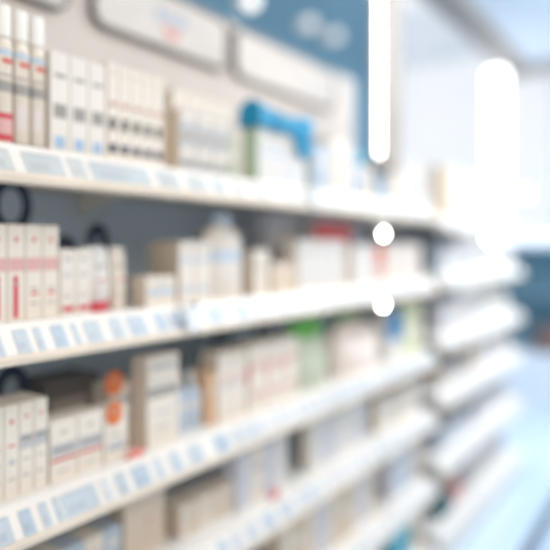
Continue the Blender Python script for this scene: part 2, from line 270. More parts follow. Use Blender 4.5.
# kind, name, shelf, x, width, set back, depth, height, style, label, category, group, base
ITEMS = [
    ('clear', 'clear_bottle', 'A', 0.5651, 0.0312, 0.03, 0.06, 0.2458, 'clear', 'clear bottle with white cap at near end of top shelf, first from near end', 'bottle', 'clear bottles on the top shelf', 0),
    ('clear', 'clear_bottle', 'A', 0.5978, 0.0312, 0.03, 0.06, 0.2458, 'clear', 'clear bottle with white cap at near end of top shelf, second from near end', 'bottle', 'clear bottles on the top shelf', 0),
    ('clear', 'clear_bottle', 'A', 0.6306, 0.0312, 0.03, 0.06, 0.2458, 'clear', 'clear bottle with white cap at near end of top shelf, third from near end', 'bottle', 'clear bottles on the top shelf', 0),
    ('clear', 'clear_bottle', 'A', 0.6633, 0.0312, 0.03, 0.06, 0.2458, 'clear', 'clear bottle with white cap at near end of top shelf, fourth from near end', 'bottle', 'clear bottles on the top shelf', 0),
    ('carton', 'carton', 'A', 0.6981, 0.0415, 0.03, 0.06, 0.191, 'bluefoot', 'white carton with pale blue foot mark on top shelf, first of three from near end', 'box', 'blue-footed cartons on the top shelf', 0),
    ('carton', 'carton', 'A', 0.7411, 0.0415, 0.03, 0.06, 0.191, 'bluefoot', 'white carton with pale blue foot mark on top shelf, second of three from near end', 'box', 'blue-footed cartons on the top shelf', 0),
    ('carton', 'carton', 'A', 0.784, 0.0415, 0.03, 0.06, 0.191, 'bluefoot', 'white carton with pale blue foot mark on top shelf, third of three from near end', 'box', 'blue-footed cartons on the top shelf', 0),
    ('carton', 'slim_carton', 'A', 0.8295, 0.0303, 0.03, 0.06, 0.2015, 'navyspot', 'slim white carton with navy spot on top shelf, first of five from near end', 'box', 'slim cartons with navy spots', 0),
    ('carton', 'slim_carton', 'A', 0.8614, 0.0303, 0.03, 0.06, 0.2015, 'navyspot', 'slim white carton with navy spot on top shelf, second of five from near end', 'box', 'slim cartons with navy spots', 0),
    ('carton', 'slim_carton', 'A', 0.8932, 0.0303, 0.03, 0.06, 0.2015, 'navyspot', 'slim white carton with navy spot on top shelf, third of five from near end', 'box', 'slim cartons with navy spots', 0),
    ('carton', 'slim_carton', 'A', 0.925, 0.0303, 0.03, 0.06, 0.2015, 'navyspot', 'slim white carton with navy spot on top shelf, fourth of five from near end', 'box', 'slim cartons with navy spots', 0),
    ('carton', 'slim_carton', 'A', 0.9569, 0.0303, 0.03, 0.06, 0.2015, 'navyspot', 'slim white carton with navy spot on top shelf, fifth of five from near end', 'box', 'slim cartons with navy spots', 0),
    ('carton', 'carton', 'A', 1.1585, 0.0588, 0.17, 0.06, 0.2391, 'plain', 'tall plain cream carton in top shelf back row, first of four from near end', 'box', 'plain cartons at the back of the top shelf', 0),
    ('carton', 'carton', 'A', 1.2188, 0.0588, 0.17, 0.06, 0.2391, 'plain', 'tall plain cream carton in top shelf back row, second of four from near end', 'box', 'plain cartons at the back of the top shelf', 0),
    ('carton', 'carton', 'A', 1.2792, 0.0588, 0.17, 0.06, 0.2391, 'plain', 'tall plain cream carton in top shelf back row, third of four from near end', 'box', 'plain cartons at the back of the top shelf', 0),
    ('carton', 'carton', 'A', 1.3395, 0.0588, 0.17, 0.06, 0.2391, 'plain', 'tall plain cream carton in top shelf back row, fourth of four from near end', 'box', 'plain cartons at the back of the top shelf', 0),
    ('carton', 'carton', 'A', 1.0575, 0.0599, 0.05, 0.05, 0.1533, 'tanside', 'grey-banded carton with tan side on top shelf, first of three from near end', 'box', 'grey-banded cartons on the top shelf', 0),
    ('carton', 'carton', 'A', 1.1189, 0.0599, 0.05, 0.05, 0.1533, 'tanside', 'grey-banded carton with tan side on top shelf, second of three from near end', 'box', 'grey-banded cartons on the top shelf', 0),
    ('carton', 'carton', 'A', 1.1803, 0.0599, 0.05, 0.05, 0.1533, 'tanside', 'grey-banded carton with tan side on top shelf, third of three from near end', 'box', 'grey-banded cartons on the top shelf', 0),
    ('bottle', 'bottle', 'A', 1.2583, 0.045, 0.06, 0.06, 0.1653, 'palegreen', 'pale green slim bottle beside the large white box on top shelf', 'bottle', None, 0),
    ('carton', 'box', 'A', 1.3403, 0.2366, 0.03, 0.055, 0.1545, 'bigwhite', 'large white box with green side under the bright blue bag', 'box', None, 0),
    ('carton', 'carton', 'A', 1.6472, 0.0919, 0.04, 0.06, 0.1558, 'greyblue', 'pale grey-blue carton just beyond the large white box on top shelf', 'box', None, 0),
    ('carton', 'carton', 'A', 1.7471, 0.0746, 0.04, 0.06, 0.1892, 'cream', 'warm cream carton near middle of top shelf, first of two from near end', 'box', 'cream cartons in the middle of the top shelf', 0),
    ('carton', 'carton', 'A', 1.8232, 0.0746, 0.04, 0.06, 0.1892, 'cream', 'warm cream carton near middle of top shelf, second of two from near end', 'box', 'cream cartons in the middle of the top shelf', 0),
    ('carton', 'carton', 'A', 1.926, 0.0441, 0.05, 0.06, 0.1613, 'blue', 'slim pale blue carton between two pairs of cream cartons', 'box', None, 0),
    ('bottle', 'bottle', 'A', 1.9794, 0.0724, 0.05, 0.06, 0.1752, 'cyancap', 'cream bottle with cyan cap behind the near light tube, first of two from near end', 'bottle', 'cyan-capped bottles on the top shelf', 0),
    ('bottle', 'bottle', 'A', 2.0533, 0.0724, 0.05, 0.06, 0.1752, 'cyancap', 'cream bottle with cyan cap behind the near light tube, second of two from near end', 'bottle', 'cyan-capped bottles on the top shelf', 0),
    ('carton', 'carton', 'A', 2.1447, 0.0705, 0.05, 0.06, 0.1892, 'blue', 'pale blue carton past the cyan-capped bottles on top shelf', 'box', None, 0),
    ('carton', 'carton', 'A', 2.2259, 0.0785, 0.05, 0.06, 0.2007, 'beige', 'pale carton at post end of top shelf, first of four from near end', 'box', 'pale cartons by the post on the top shelf', 0),
    ('carton', 'carton', 'A', 2.3059, 0.0785, 0.05, 0.06, 0.2007, 'cream', 'pale carton at post end of top shelf, second of four from near end', 'box', 'pale cartons by the post on the top shelf', 0),
    ('carton', 'carton', 'A', 2.3858, 0.0785, 0.05, 0.06, 0.2007, 'greyblue', 'pale carton at post end of top shelf, third of four from near end', 'box', 'pale cartons by the post on the top shelf', 0),
    ('carton', 'carton', 'A', 2.4658, 0.0785, 0.05, 0.06, 0.2007, 'beige', 'pale carton at post end of top shelf, fourth of four from near end', 'box', 'pale cartons by the post on the top shelf', 0),
    ('carton', 'carton', 'A2', 2.8461, 0.0723, 0.06, 0.06, 0.2503, 'beige', 'pale carton on top shelf of far bay, first of seventeen from near end', 'box', 'cartons on the top shelf of the far bay', 0),
    ('carton', 'carton', 'A2', 2.9199, 0.0723, 0.06, 0.06, 0.2503, 'tan', 'pale carton on top shelf of far bay, second of seventeen from near end', 'box', 'cartons on the top shelf of the far bay', 0),
    ('carton', 'carton', 'A2', 2.9937, 0.0723, 0.06, 0.06, 0.2503, 'cream', 'pale carton on top shelf of far bay, third of seventeen from near end', 'box', 'cartons on the top shelf of the far bay', 0),
    ('carton', 'carton', 'A2', 3.0675, 0.0723, 0.06, 0.06, 0.2503, 'greyblue', 'pale carton on top shelf of far bay, fourth of seventeen from near end', 'box', 'cartons on the top shelf of the far bay', 0),
    ('carton', 'carton', 'A2', 3.1413, 0.0723, 0.06, 0.06, 0.2503, 'beige', 'pale carton on top shelf of far bay, fifth of seventeen from near end', 'box', 'cartons on the top shelf of the far bay', 0),
    ('carton', 'carton', 'A2', 3.2151, 0.0723, 0.06, 0.06, 0.2503, 'tan', 'pale carton on top shelf of far bay, sixth of seventeen from near end', 'box', 'cartons on the top shelf of the far bay', 0),
    ('carton', 'carton', 'A2', 3.2889, 0.0723, 0.06, 0.06, 0.2503, 'cream', 'pale carton on top shelf of far bay, seventh of seventeen from near end', 'box', 'cartons on the top shelf of the far bay', 0),
    ('carton', 'carton', 'A2', 3.3627, 0.0723, 0.06, 0.06, 0.2503, 'greyblue', 'pale carton on top shelf of far bay, eighth of seventeen from near end', 'box', 'cartons on the top shelf of the far bay', 0),
    ('carton', 'carton', 'A2', 3.4365, 0.0723, 0.06, 0.06, 0.2503, 'beige', 'pale carton on top shelf of far bay, ninth of seventeen from near end', 'box', 'cartons on the top shelf of the far bay', 0),
    ('carton', 'carton', 'A2', 3.5103, 0.0723, 0.06, 0.06, 0.2503, 'tan', 'pale carton on top shelf of far bay, tenth of seventeen from near end', 'box', 'cartons on the top shelf of the far bay', 0),
    ('carton', 'carton', 'A2', 3.5841, 0.0723, 0.06, 0.06, 0.2503, 'cream', 'pale carton on top shelf of far bay, eleventh of seventeen from near end', 'box', 'cartons on the top shelf of the far bay', 0),
    ('carton', 'carton', 'A2', 3.6579, 0.0723, 0.06, 0.06, 0.2503, 'greyblue', 'pale carton on top shelf of far bay, twelfth of seventeen from near end', 'box', 'cartons on the top shelf of the far bay', 0),
    ('carton', 'carton', 'A2', 3.7317, 0.0723, 0.06, 0.06, 0.2503, 'beige', 'pale carton on top shelf of far bay, thirteenth of seventeen from near end', 'box', 'cartons on the top shelf of the far bay', 0),
    ('carton', 'carton', 'A2', 3.8055, 0.0723, 0.06, 0.06, 0.2503, 'tan', 'pale carton on top shelf of far bay, fourteenth of seventeen from near end', 'box', 'cartons on the top shelf of the far bay', 0),
    ('carton', 'carton', 'A2', 3.8793, 0.0723, 0.06, 0.06, 0.2503, 'cream', 'pale carton on top shelf of far bay, fifteenth of seventeen from near end', 'box', 'cartons on the top shelf of the far bay', 0),
    ('carton', 'carton', 'A2', 3.9531, 0.0723, 0.06, 0.06, 0.2503, 'greyblue', 'pale carton on top shelf of far bay, sixteenth of seventeen from near end', 'box', 'cartons on the top shelf of the far bay', 0),
    ('carton', 'carton', 'A2', 4.0269, 0.0723, 0.06, 0.06, 0.2503, 'beige', 'pale carton on top shelf of far bay, seventeenth of seventeen from near end', 'box', 'cartons on the top shelf of the far bay', 0),
    ('carton', 'carton', 'B', 0.5908, 0.0338, 0.05, 0.05, 0.1722, 'pinkred', 'tall white carton with pink band on second shelf, first of four from near end', 'box', 'pink-banded cartons on the second shelf', 0),
    ('carton', 'carton', 'B', 0.6261, 0.0338, 0.05, 0.05, 0.1722, 'pinkred', 'tall white carton with pink band on second shelf, second of four from near end', 'box', 'pink-banded cartons on the second shelf', 0),
    ('carton', 'carton', 'B', 0.6614, 0.0338, 0.05, 0.05, 0.1722, 'pinktop', 'tall white carton with pink band on second shelf, third of four from near end', 'box', 'pink-banded cartons on the second shelf', 0),
    ('carton', 'carton', 'B', 0.6967, 0.0338, 0.05, 0.05, 0.1722, 'pinktop', 'tall white carton with pink band on second shelf, fourth of four from near end', 'box', 'pink-banded cartons on the second shelf', 0),
    ('carton', 'carton', 'B', 0.7342, 0.0346, 0.05, 0.05, 0.1281, 'redfoot', 'short white carton with red foot line on second shelf, first of two from near end', 'box', 'red-footed cartons on the second shelf', 0),
    ('carton', 'carton', 'B', 0.7702, 0.0346, 0.05, 0.05, 0.1281, 'redfoot', 'short white carton with red foot line on second shelf, second of two from near end', 'box', 'red-footed cartons on the second shelf', 0),
    ('tube', 'tube', 'B', 0.8087, 0.0624, 0.05, 0.06, 0.134, 'redtube', 'glossy white tube standing on its red cap on second shelf', 'tube', None, 0),
    ('tube', 'tube', 'B', 0.8797, 0.0427, 0.055, 0.06, 0.1321, 'creamtube', 'cream round-shouldered tube beside the red-capped tube', 'tube', None, 0),
    ('carton', 'carton', 'B', 0.9444, 0.0911, 0.04, 0.05, 0.0674, 'lowblue', 'low white carton with blue band beside the tubes', 'box', None, 0),
    ('carton', 'carton', 'B', 1.0575, 0.0553, 0.05, 0.1, 0.1462, 'bluebands', 'white carton with two blue bands on second shelf, first of two from near end', 'box', 'blue-banded cartons on the second shelf', 0),
    ('carton', 'carton', 'B', 1.1143, 0.0553, 0.05, 0.1, 0.1462, 'bluebands', 'white carton with two blue bands on second shelf, second of two from near end', 'box', 'blue-banded cartons on the second shelf', 0),
    ('bottle', 'bottle', 'B', 1.1787, 0.1422, 0.05, 0.07, 0.2199, 'bigbottle', 'big white bottle with grey cap on second shelf', 'bottle', None, 0),
    ('carton', 'carton', 'B', 1.3493, 0.069, 0.05, 0.05, 0.1246, 'cream', 'small cream carton just past the big white bottle', 'box', None, 0),
    ('carton', 'carton', 'B', 1.5705, 0.1654, 0.16, 0.06, 0.2354, 'lilac', 'tall lilac-grey carton in back row past the big bottle', 'box', None, 0),
    ('carton', 'carton', 'B', 1.4488, 0.125, 0.06, 0.05, 0.0873, 'beige', 'low beige carton in front of the tall lilac-grey carton', 'box', None, 0),
    ('carton', 'carton', 'B', 1.5708, 0.0727, 0.05, 0.06, 0.157, 'whitecold', 'bright white carton before the red boxes on second shelf, first of four from near end', 'box', 'bright white cartons on the second shelf', 0),
    ('carton', 'carton', 'B', 1.645, 0.0727, 0.05, 0.06, 0.157, 'whitecold', 'bright white carton before the red boxes on second shelf, second of four from near end', 'box', 'bright white cartons on the second shelf', 0),
    ('carton', 'carton', 'B', 1.7192, 0.0727, 0.05, 0.06, 0.157, 'whitecold', 'bright white carton before the red boxes on second shelf, third of four from near end', 'box', 'bright white cartons on the second shelf', 0),
    ('carton', 'carton', 'B', 1.7934, 0.0727, 0.05, 0.06, 0.157, 'whitecold', 'bright white carton before the red boxes on second shelf, fourth of four from near end', 'box', 'bright white cartons on the second shelf', 0),
    ('carton', 'carton', 'B', 1.7719, 0.0663, 0.115, 0.06, 0.2198, 'red', 'red-topped carton in back row of second shelf, first of four from near end', 'box', 'red-topped cartons on the second shelf', 0),
    ('carton', 'carton', 'B', 1.8397, 0.0663, 0.115, 0.06, 0.2198, 'red', 'red-topped carton in back row of second shelf, second of four from near end', 'box', 'red-topped cartons on the second shelf', 0),
    ('carton', 'carton', 'B', 1.9076, 0.0663, 0.115, 0.06, 0.2198, 'red', 'red-topped carton in back row of second shelf, third of four from near end', 'box', 'red-topped cartons on the second shelf', 0),
    ('carton', 'carton', 'B', 1.9754, 0.0663, 0.115, 0.06, 0.2198, 'red', 'red-topped carton in back row of second shelf, fourth of four from near end', 'box', 'red-topped cartons on the second shelf', 0),
    ('carton', 'carton', 'B', 1.926, 0.0862, 0.05, 0.06, 0.1439, 'whitecold', 'white carton beside the small red box on second shelf, first of two from near end', 'box', 'white cartons beside the red box', 0),
    ('carton', 'carton', 'B', 2.0137, 0.0862, 0.05, 0.06, 0.1439, 'whitecold', 'white carton beside the small red box on second shelf, second of two from near end', 'box', 'white cartons beside the red box', 0),
    ('carton', 'carton', 'B', 2.11, 0.0687, 0.05, 0.06, 0.1374, 'redsmall', 'small red carton below the round glint on second shelf', 'box', None, 0),
    ('carton', 'carton', 'B', 2.1892, 0.0698, 0.05, 0.06, 0.1491, 'cream', 'cream carton at post end of second shelf, first of five from near end', 'box', 'cream cartons at the post end of the second shelf', 0),
    ('carton', 'carton', 'B', 2.2605, 0.0698, 0.05, 0.06, 0.1491, 'pinkish', 'cream carton at post end of second shelf, second of five from near end', 'box', 'cream cartons at the post end of the second shelf', 0),
    ('carton', 'carton', 'B', 2.3318, 0.0698, 0.05, 0.06, 0.1491, 'cream', 'cream carton at post end of second shelf, third of five from near end', 'box', 'cream cartons at the post end of the second shelf', 0),
    ('carton', 'carton', 'B', 2.4031, 0.0698, 0.05, 0.06, 0.1491, 'pinkish', 'cream carton at post end of second shelf, fourth of five from near end', 'box', 'cream cartons at the post end of the second shelf', 0),
    ('carton', 'carton', 'B', 2.4744, 0.0698, 0.05, 0.06, 0.1491, 'cream', 'cream carton at post end of second shelf, fifth of five from near end', 'box', 'cream cartons at the post end of the second shelf', 0),
    ('carton', 'carton', 'B2', 2.8179, 0.0732, 0.05, 0.06, 0.1253, 'greyblue', 'small carton on second shelf of far bay, first of eight from near end', 'box', 'cartons on the second shelf of the far bay', 0),
    ('carton', 'carton', 'B2', 2.8926, 0.0732, 0.05, 0.06, 0.1253, 'cream', 'small carton on second shelf of far bay, second of eight from near end', 'box', 'cartons on the second shelf of the far bay', 0),
    ('carton', 'carton', 'B2', 2.9674, 0.0732, 0.05, 0.06, 0.1253, 'lilac', 'small carton on second shelf of far bay, third of eight from near end', 'box', 'cartons on the second shelf of the far bay', 0),
    ('carton', 'carton', 'B2', 3.0421, 0.0732, 0.05, 0.06, 0.1253, 'greyblue', 'small carton on second shelf of far bay, fourth of eight from near end', 'box', 'cartons on the second shelf of the far bay', 0),
    ('carton', 'carton', 'B2', 3.1168, 0.0732, 0.05, 0.06, 0.1253, 'cream', 'small carton on second shelf of far bay, fifth of eight from near end', 'box', 'cartons on the second shelf of the far bay', 0),
    ('carton', 'carton', 'B2', 3.1915, 0.0732, 0.05, 0.06, 0.1253, 'lilac', 'small carton on second shelf of far bay, sixth of eight from near end', 'box', 'cartons on the second shelf of the far bay', 0),
    ('carton', 'carton', 'B2', 3.2662, 0.0732, 0.05, 0.06, 0.1253, 'greyblue', 'small carton on second shelf of far bay, seventh of eight from near end', 'box', 'cartons on the second shelf of the far bay', 0),
    ('carton', 'carton', 'B2', 3.3409, 0.0732, 0.05, 0.06, 0.1253, 'cream', 'small carton on second shelf of far bay, eighth of eight from near end', 'box', 'cartons on the second shelf of the far bay', 0),
    ('carton', 'carton', 'B2', 3.4528, 0.0705, 0.05, 0.06, 0.105, 'whitecold', 'white carton at aisle end of far second shelf, first of nine from near end', 'box', 'white cartons at the end of the far second shelf', 0),
    ('carton', 'carton', 'B2', 3.5248, 0.0705, 0.05, 0.06, 0.105, 'cream', 'white carton at aisle end of far second shelf, second of nine from near end', 'box', 'white cartons at the end of the far second shelf', 0),
    ('carton', 'carton', 'B2', 3.5968, 0.0705, 0.05, 0.06, 0.105, 'whitecold', 'white carton at aisle end of far second shelf, third of nine from near end', 'box', 'white cartons at the end of the far second shelf', 0),
    ('carton', 'carton', 'B2', 3.6688, 0.0705, 0.05, 0.06, 0.105, 'cream', 'white carton at aisle end of far second shelf, fourth of nine from near end', 'box', 'white cartons at the end of the far second shelf', 0),
    ('carton', 'carton', 'B2', 3.7408, 0.0705, 0.05, 0.06, 0.105, 'whitecold', 'white carton at aisle end of far second shelf, fifth of nine from near end', 'box', 'white cartons at the end of the far second shelf', 0),
    ('carton', 'carton', 'B2', 3.8128, 0.0705, 0.05, 0.06, 0.105, 'cream', 'white carton at aisle end of far second shelf, sixth of nine from near end', 'box', 'white cartons at the end of the far second shelf', 0),
    ('carton', 'carton', 'B2', 3.8848, 0.0705, 0.05, 0.06, 0.105, 'whitecold', 'white carton at aisle end of far second shelf, seventh of nine from near end', 'box', 'white cartons at the end of the far second shelf', 0),
    ('carton', 'carton', 'B2', 3.9568, 0.0705, 0.05, 0.06, 0.105, 'cream', 'white carton at aisle end of far second shelf, eighth of nine from near end', 'box', 'white cartons at the end of the far second shelf', 0),
    ('carton', 'carton', 'B2', 4.0288, 0.0705, 0.05, 0.06, 0.105, 'whitecold', 'white carton at aisle end of far second shelf, ninth of nine from near end', 'box', 'white cartons at the end of the far second shelf', 0),
    ('carton', 'carton', 'C', 0.5849, 0.0275, 0.04, 0.08, 0.1641, 'redv', 'tall white carton with grey print on third shelf, first of four from near end', 'box', 'tall cartons at the near end of the third shelf', 0),
    ('carton', 'carton', 'C', 0.6139, 0.0275, 0.04, 0.08, 0.1641, 'redv', 'tall white carton with grey print on third shelf, second of four from near end', 'box', 'tall cartons at the near end of the third shelf', 0),
    ('carton', 'carton', 'C', 0.6429, 0.0275, 0.04, 0.08, 0.1641, 'greyred', 'tall white carton with grey print on third shelf, third of four from near end', 'box', 'tall cartons at the near end of the third shelf', 0),
    ('carton', 'carton', 'C', 0.672, 0.0275, 0.04, 0.08, 0.1641, 'greyred', 'tall white carton with grey print on third shelf, fourth of four from near end', 'box', 'tall cartons at the near end of the third shelf', 0),
    ('carton', 'carton', 'C', 0.7052, 0.0598, 0.04, 0.06, 0.1146, 'greyline', 'white carton with grey band over orange line, first of two from near end', 'box', 'cartons with grey band and orange line', 0),
    ('carton', 'carton', 'C', 0.7665, 0.0598, 0.04, 0.06, 0.1146, 'greyline', 'white carton with grey band over orange line, second of two from near end', 'box', 'cartons with grey band and orange line', 0),
    ('carton', 'storage_box', 'C', 0.7858, 0.1406, 0.17, 0.1, 0.1578, 'darkgrey', 'dark grey box behind the orange-lined cartons', 'box', None, 0),
    ('badge', 'carton', 'C', 0.8304, 0.0617, 0.04, 0.045, 0.1117, 'badgelow', 'short carton with orange oval sticker on its top corner', 'box', None, 0),
    ('badge', 'carton', 'C', 0.8969, 0.0788, 0.1, 0.06, 0.1401, 'badgetop', 'taller carton with orange disc rising above its top', 'box', None, 0),
    ('carton', 'carton', 'C', 0.9474, 0.098, 0.04, 0.05, 0.199, 'tallgrey', 'tallest white carton with grey band on third shelf', 'box', None, 0),
    ('bottle', 'bottle', 'C', 1.0642, 0.0426, 0.05, 0.06, 0.1402, 'icebottle', 'pale ice-blue bottle beside the tallest carton, first of two from near end', 'bottle', 'ice-blue bottles on the third shelf', 0),
    ('bottle', 'bottle', 'C', 1.1083, 0.0426, 0.05, 0.06, 0.1402, 'icebottle', 'pale ice-blue bottle beside the tallest carton, second of two from near end', 'bottle', 'ice-blue bottles on the third shelf', 0),
    ('carton', 'carton', 'C', 1.1598, 0.0327, 0.05, 0.06, 0.1277, 'peach', 'narrow peach carton past the ice-blue bottles', 'box', None, 0),
    ('carton', 'carton', 'C', 1.186, 0.0557, 0.04, 0.06, 0.1741, 'redmark', 'white carton with faint red mark beyond peach carton, first of two from near end', 'box', 'red-marked cartons on the third shelf', 0),
    ('carton', 'carton', 'C', 1.2432, 0.0557, 0.04, 0.06, 0.1741, 'redmark', 'white carton with faint red mark beyond peach carton, second of two from near end', 'box', 'red-marked cartons on the third shelf', 0),
    ('carton', 'carton', 'C', 1.3092, 0.0805, 0.04, 0.06, 0.1779, 'redline', 'white carton with red dash beside green pouch, first of three from near end', 'box', 'red-dashed cartons on the third shelf', 0),
    ('carton', 'carton', 'C', 1.3912, 0.0805, 0.04, 0.06, 0.1779, 'redline', 'white carton with red dash beside green pouch, second of three from near end', 'box', 'red-dashed cartons on the third shelf', 0),
    ('carton', 'carton', 'C', 1.4731, 0.0805, 0.04, 0.06, 0.1779, 'redline', 'white carton with red dash beside green pouch, third of three from near end', 'box', 'red-dashed cartons on the third shelf', 0),
    ('pouch', 'pouch', 'C', 1.5662, 0.1991, 0.04, 0.09, 0.2135, 'green', 'pale green pouch with vivid green top on third shelf', 'packet', None, 0),
    ('pouch', 'pouch', 'C', 1.8302, 0.3226, 0.03, 0.13, 0.1769, 'blush', 'plump blush-pink pouch on third shelf', 'packet', None, 0),
    ('pouch', 'pouch', 'C', 2.1289, 0.2555, 0.19, 0.1, 0.1858, 'green2', 'green-topped pouch behind the plump blush-pink pouch', 'packet', None, 0),
    ('carton', 'carton', 'C', 2.2166, 0.1337, 0.05, 0.06, 0.1871, 'vividblue', 'vivid blue carton beside the blush-pink pouch', 'box', None, 0),
    ('carton', 'carton', 'C', 2.3722, 0.0851, 0.05, 0.06, 0.2094, 'yellowgreen', 'yellow-green carton past vivid blue carton, first of two from near end', 'box', 'yellow-green cartons on the third shelf', 0),
    ('carton', 'carton', 'C', 2.4587, 0.0851, 0.05, 0.06, 0.2094, 'yellowgreen', 'yellow-green carton past vivid blue carton, second of two from near end', 'box', 'yellow-green cartons on the third shelf', 0),
    ('carton', 'carton', 'C', 2.5567, -0.0125, 0.05, 0.06, 0.2, 'beige', 'beige carton at post end of third shelf', 'box', None, 0),
    ('carton', 'carton', 'C2', 2.8179, 0.0736, 0.05, 0.06, 0.1446, 'lilac', 'muted carton on third shelf of far bay, first of seven from near end', 'box', 'muted cartons on the far third shelf', 0),
    ('carton', 'carton', 'C2', 2.893, 0.0736, 0.05, 0.06, 0.1446, 'pinkish', 'muted carton on third shelf of far bay, second of seven from near end', 'box', 'muted cartons on the far third shelf', 0),
    ('carton', 'carton', 'C2', 2.968, 0.0736, 0.05, 0.06, 0.1446, 'greyblue', 'muted carton on third shelf of far bay, third of seven from near end', 'box', 'muted cartons on the far third shelf', 0),
    ('carton', 'carton', 'C2', 3.0431, 0.0736, 0.05, 0.06, 0.1446, 'beige', 'muted carton on third shelf of far bay, fourth of seven from near end', 'box', 'muted cartons on the far third shelf', 0),
    ('carton', 'carton', 'C2', 3.1181, 0.0736, 0.05, 0.06, 0.1446, 'lilac', 'muted carton on third shelf of far bay, fifth of seven from near end', 'box', 'muted cartons on the far third shelf', 0),
    ('carton', 'carton', 'C2', 3.1932, 0.0736, 0.05, 0.06, 0.1446, 'pinkish', 'muted carton on third shelf of far bay, sixth of seven from near end', 'box', 'muted cartons on the far third shelf', 0),
    ('carton', 'carton', 'C2', 3.2682, 0.0736, 0.05, 0.06, 0.1446, 'greyblue', 'muted carton on third shelf of far bay, seventh of seven from near end', 'box', 'muted cartons on the far third shelf', 0),
    ('pouch', 'pouch', 'C2', 3.4156, 0.2269, 0.05, 0.12, 0.1678, 'white', 'big rounded white pack on third shelf of far bay, first of three from near end', 'packet', 'big white packs on the far third shelf', 0),
    ('pouch', 'pouch', 'C2', 3.644, 0.2269, 0.05, 0.12, 0.1678, 'white', 'big rounded white pack on third shelf of far bay, second of three from near end', 'packet', 'big white packs on the far third shelf', 0),
    ('pouch', 'pouch', 'C2', 3.8724, 0.2269, 0.05, 0.12, 0.1678, 'white', 'big rounded white pack on third shelf of far bay, third of three from near end', 'packet', 'big white packs on the far third shelf', 0),
    ('carton', 'carton', 'D', 0.7232, 0.0481, 0.09, 0.06, 0.0947, 'cream', 'low pale carton at near end of fourth shelf, first of four from near end', 'box', 'low cartons on the fourth shelf', 0),
    ('carton', 'carton', 'D', 0.7728, 0.0481, 0.09, 0.06, 0.0947, 'greyblue', 'low pale carton at near end of fourth shelf, second of four from near end', 'box', 'low cartons on the fourth shelf', 0),
    ('carton', 'carton', 'D', 0.8223, 0.0481, 0.09, 0.06, 0.0947, 'cream', 'low pale carton at near end of fourth shelf, third of four from near end', 'box', 'low cartons on the fourth shelf', 0),
    ('carton', 'carton', 'D', 0.8719, 0.0481, 0.09, 0.06, 0.0947, 'greyblue', 'low pale carton at near end of fourth shelf, fourth of four from near end', 'box', 'low cartons on the fourth shelf', 0),
    ('carton', 'carton', 'D', 0.9272, 0.1238, 0.09, 0.05, 0.1682, 'beigedot', 'tall beige carton with dark round mark on fourth shelf', 'box', None, 0),
    ('carton', 'slim_carton', 'D', 1.0854, 0.0286, 0.07, 0.06, 0.077, 'cream', 'slim cream carton in close row on fourth shelf, first of seven from near end', 'box', 'slim cartons packed on the fourth shelf', 0),
    ('carton', 'slim_carton', 'D', 1.1155, 0.0286, 0.07, 0.06, 0.077, 'beige', 'slim cream carton in close row on fourth shelf, second of seven from near end', 'box', 'slim cartons packed on the fourth shelf', 0),
    ('carton', 'slim_carton', 'D', 1.1456, 0.0286, 0.07, 0.06, 0.077, 'cream', 'slim cream carton in close row on fourth shelf, third of seven from near end', 'box', 'slim cartons packed on the fourth shelf', 0),
    ('carton', 'slim_carton', 'D', 1.1757, 0.0286, 0.07, 0.06, 0.077, 'cream', 'slim cream carton in close row on fourth shelf, fourth of seven from near end', 'box', 'slim cartons packed on the fourth shelf', 0),
    ('carton', 'slim_carton', 'D', 1.2058, 0.0286, 0.07, 0.06, 0.077, 'beige', 'slim cream carton in close row on fourth shelf, fifth of seven from near end', 'box', 'slim cartons packed on the fourth shelf', 0),
    ('carton', 'slim_carton', 'D', 1.2359, 0.0286, 0.07, 0.06, 0.077, 'cream', 'slim cream carton in close row on fourth shelf, sixth of seven from near end', 'box', 'slim cartons packed on the fourth shelf', 0),
    ('carton', 'slim_carton', 'D', 1.266, 0.0286, 0.07, 0.06, 0.077, 'cream', 'slim cream carton in close row on fourth shelf, seventh of seven from near end', 'box', 'slim cartons packed on the fourth shelf', 0),
    ('bottle', 'bottle', 'D', 1.2688, 0.0751, 0.13, 0.06, 0.0863, 'icecap', 'ice-white rounded bottle behind slim cartons on fourth shelf', 'bottle', None, 0),
    ('carton', 'carton', 'D', 1.2792, 0.0565, 0.05, 0.06, 0.1511, 'lilac', 'tall pale carton before dark gap on fourth shelf, first of four from near end', 'box', 'tall cartons before the gap on the fourth shelf', 0),
    ('carton', 'carton', 'D', 1.3371, 0.0565, 0.05, 0.06, 0.1511, 'cream', 'tall pale carton before dark gap on fourth shelf, second of four from near end', 'box', 'tall cartons before the gap on the fourth shelf', 0),
    ('carton', 'carton', 'D', 1.3951, 0.0565, 0.05, 0.06, 0.1511, 'lilac', 'tall pale carton before dark gap on fourth shelf, third of four from near end', 'box', 'tall cartons before the gap on the fourth shelf', 0),
    ('carton', 'carton', 'D', 1.4531, 0.0565, 0.05, 0.06, 0.1511, 'whitecold', 'tall pale carton before dark gap on fourth shelf, fourth of four from near end', 'box', 'tall cartons before the gap on the fourth shelf', 0),
    ('carton', 'carton', 'D', 1.6398, 0.0775, 0.05, 0.035, 0.1478, 'whitecold', 'white carton after dark gap on fourth shelf, first of five from near end', 'box', 'white cartons after the gap on the fourth shelf', 0),
    ('carton', 'carton', 'D', 1.7189, 0.0775, 0.05, 0.035, 0.1478, 'lilac', 'white carton after dark gap on fourth shelf, second of five from near end', 'box', 'white cartons after the gap on the fourth shelf', 0),
    ('carton', 'carton', 'D', 1.7979, 0.0775, 0.05, 0.035, 0.1478, 'whitecold', 'white carton after dark gap on fourth shelf, third of five from near end', 'box', 'white cartons after the gap on the fourth shelf', 0),
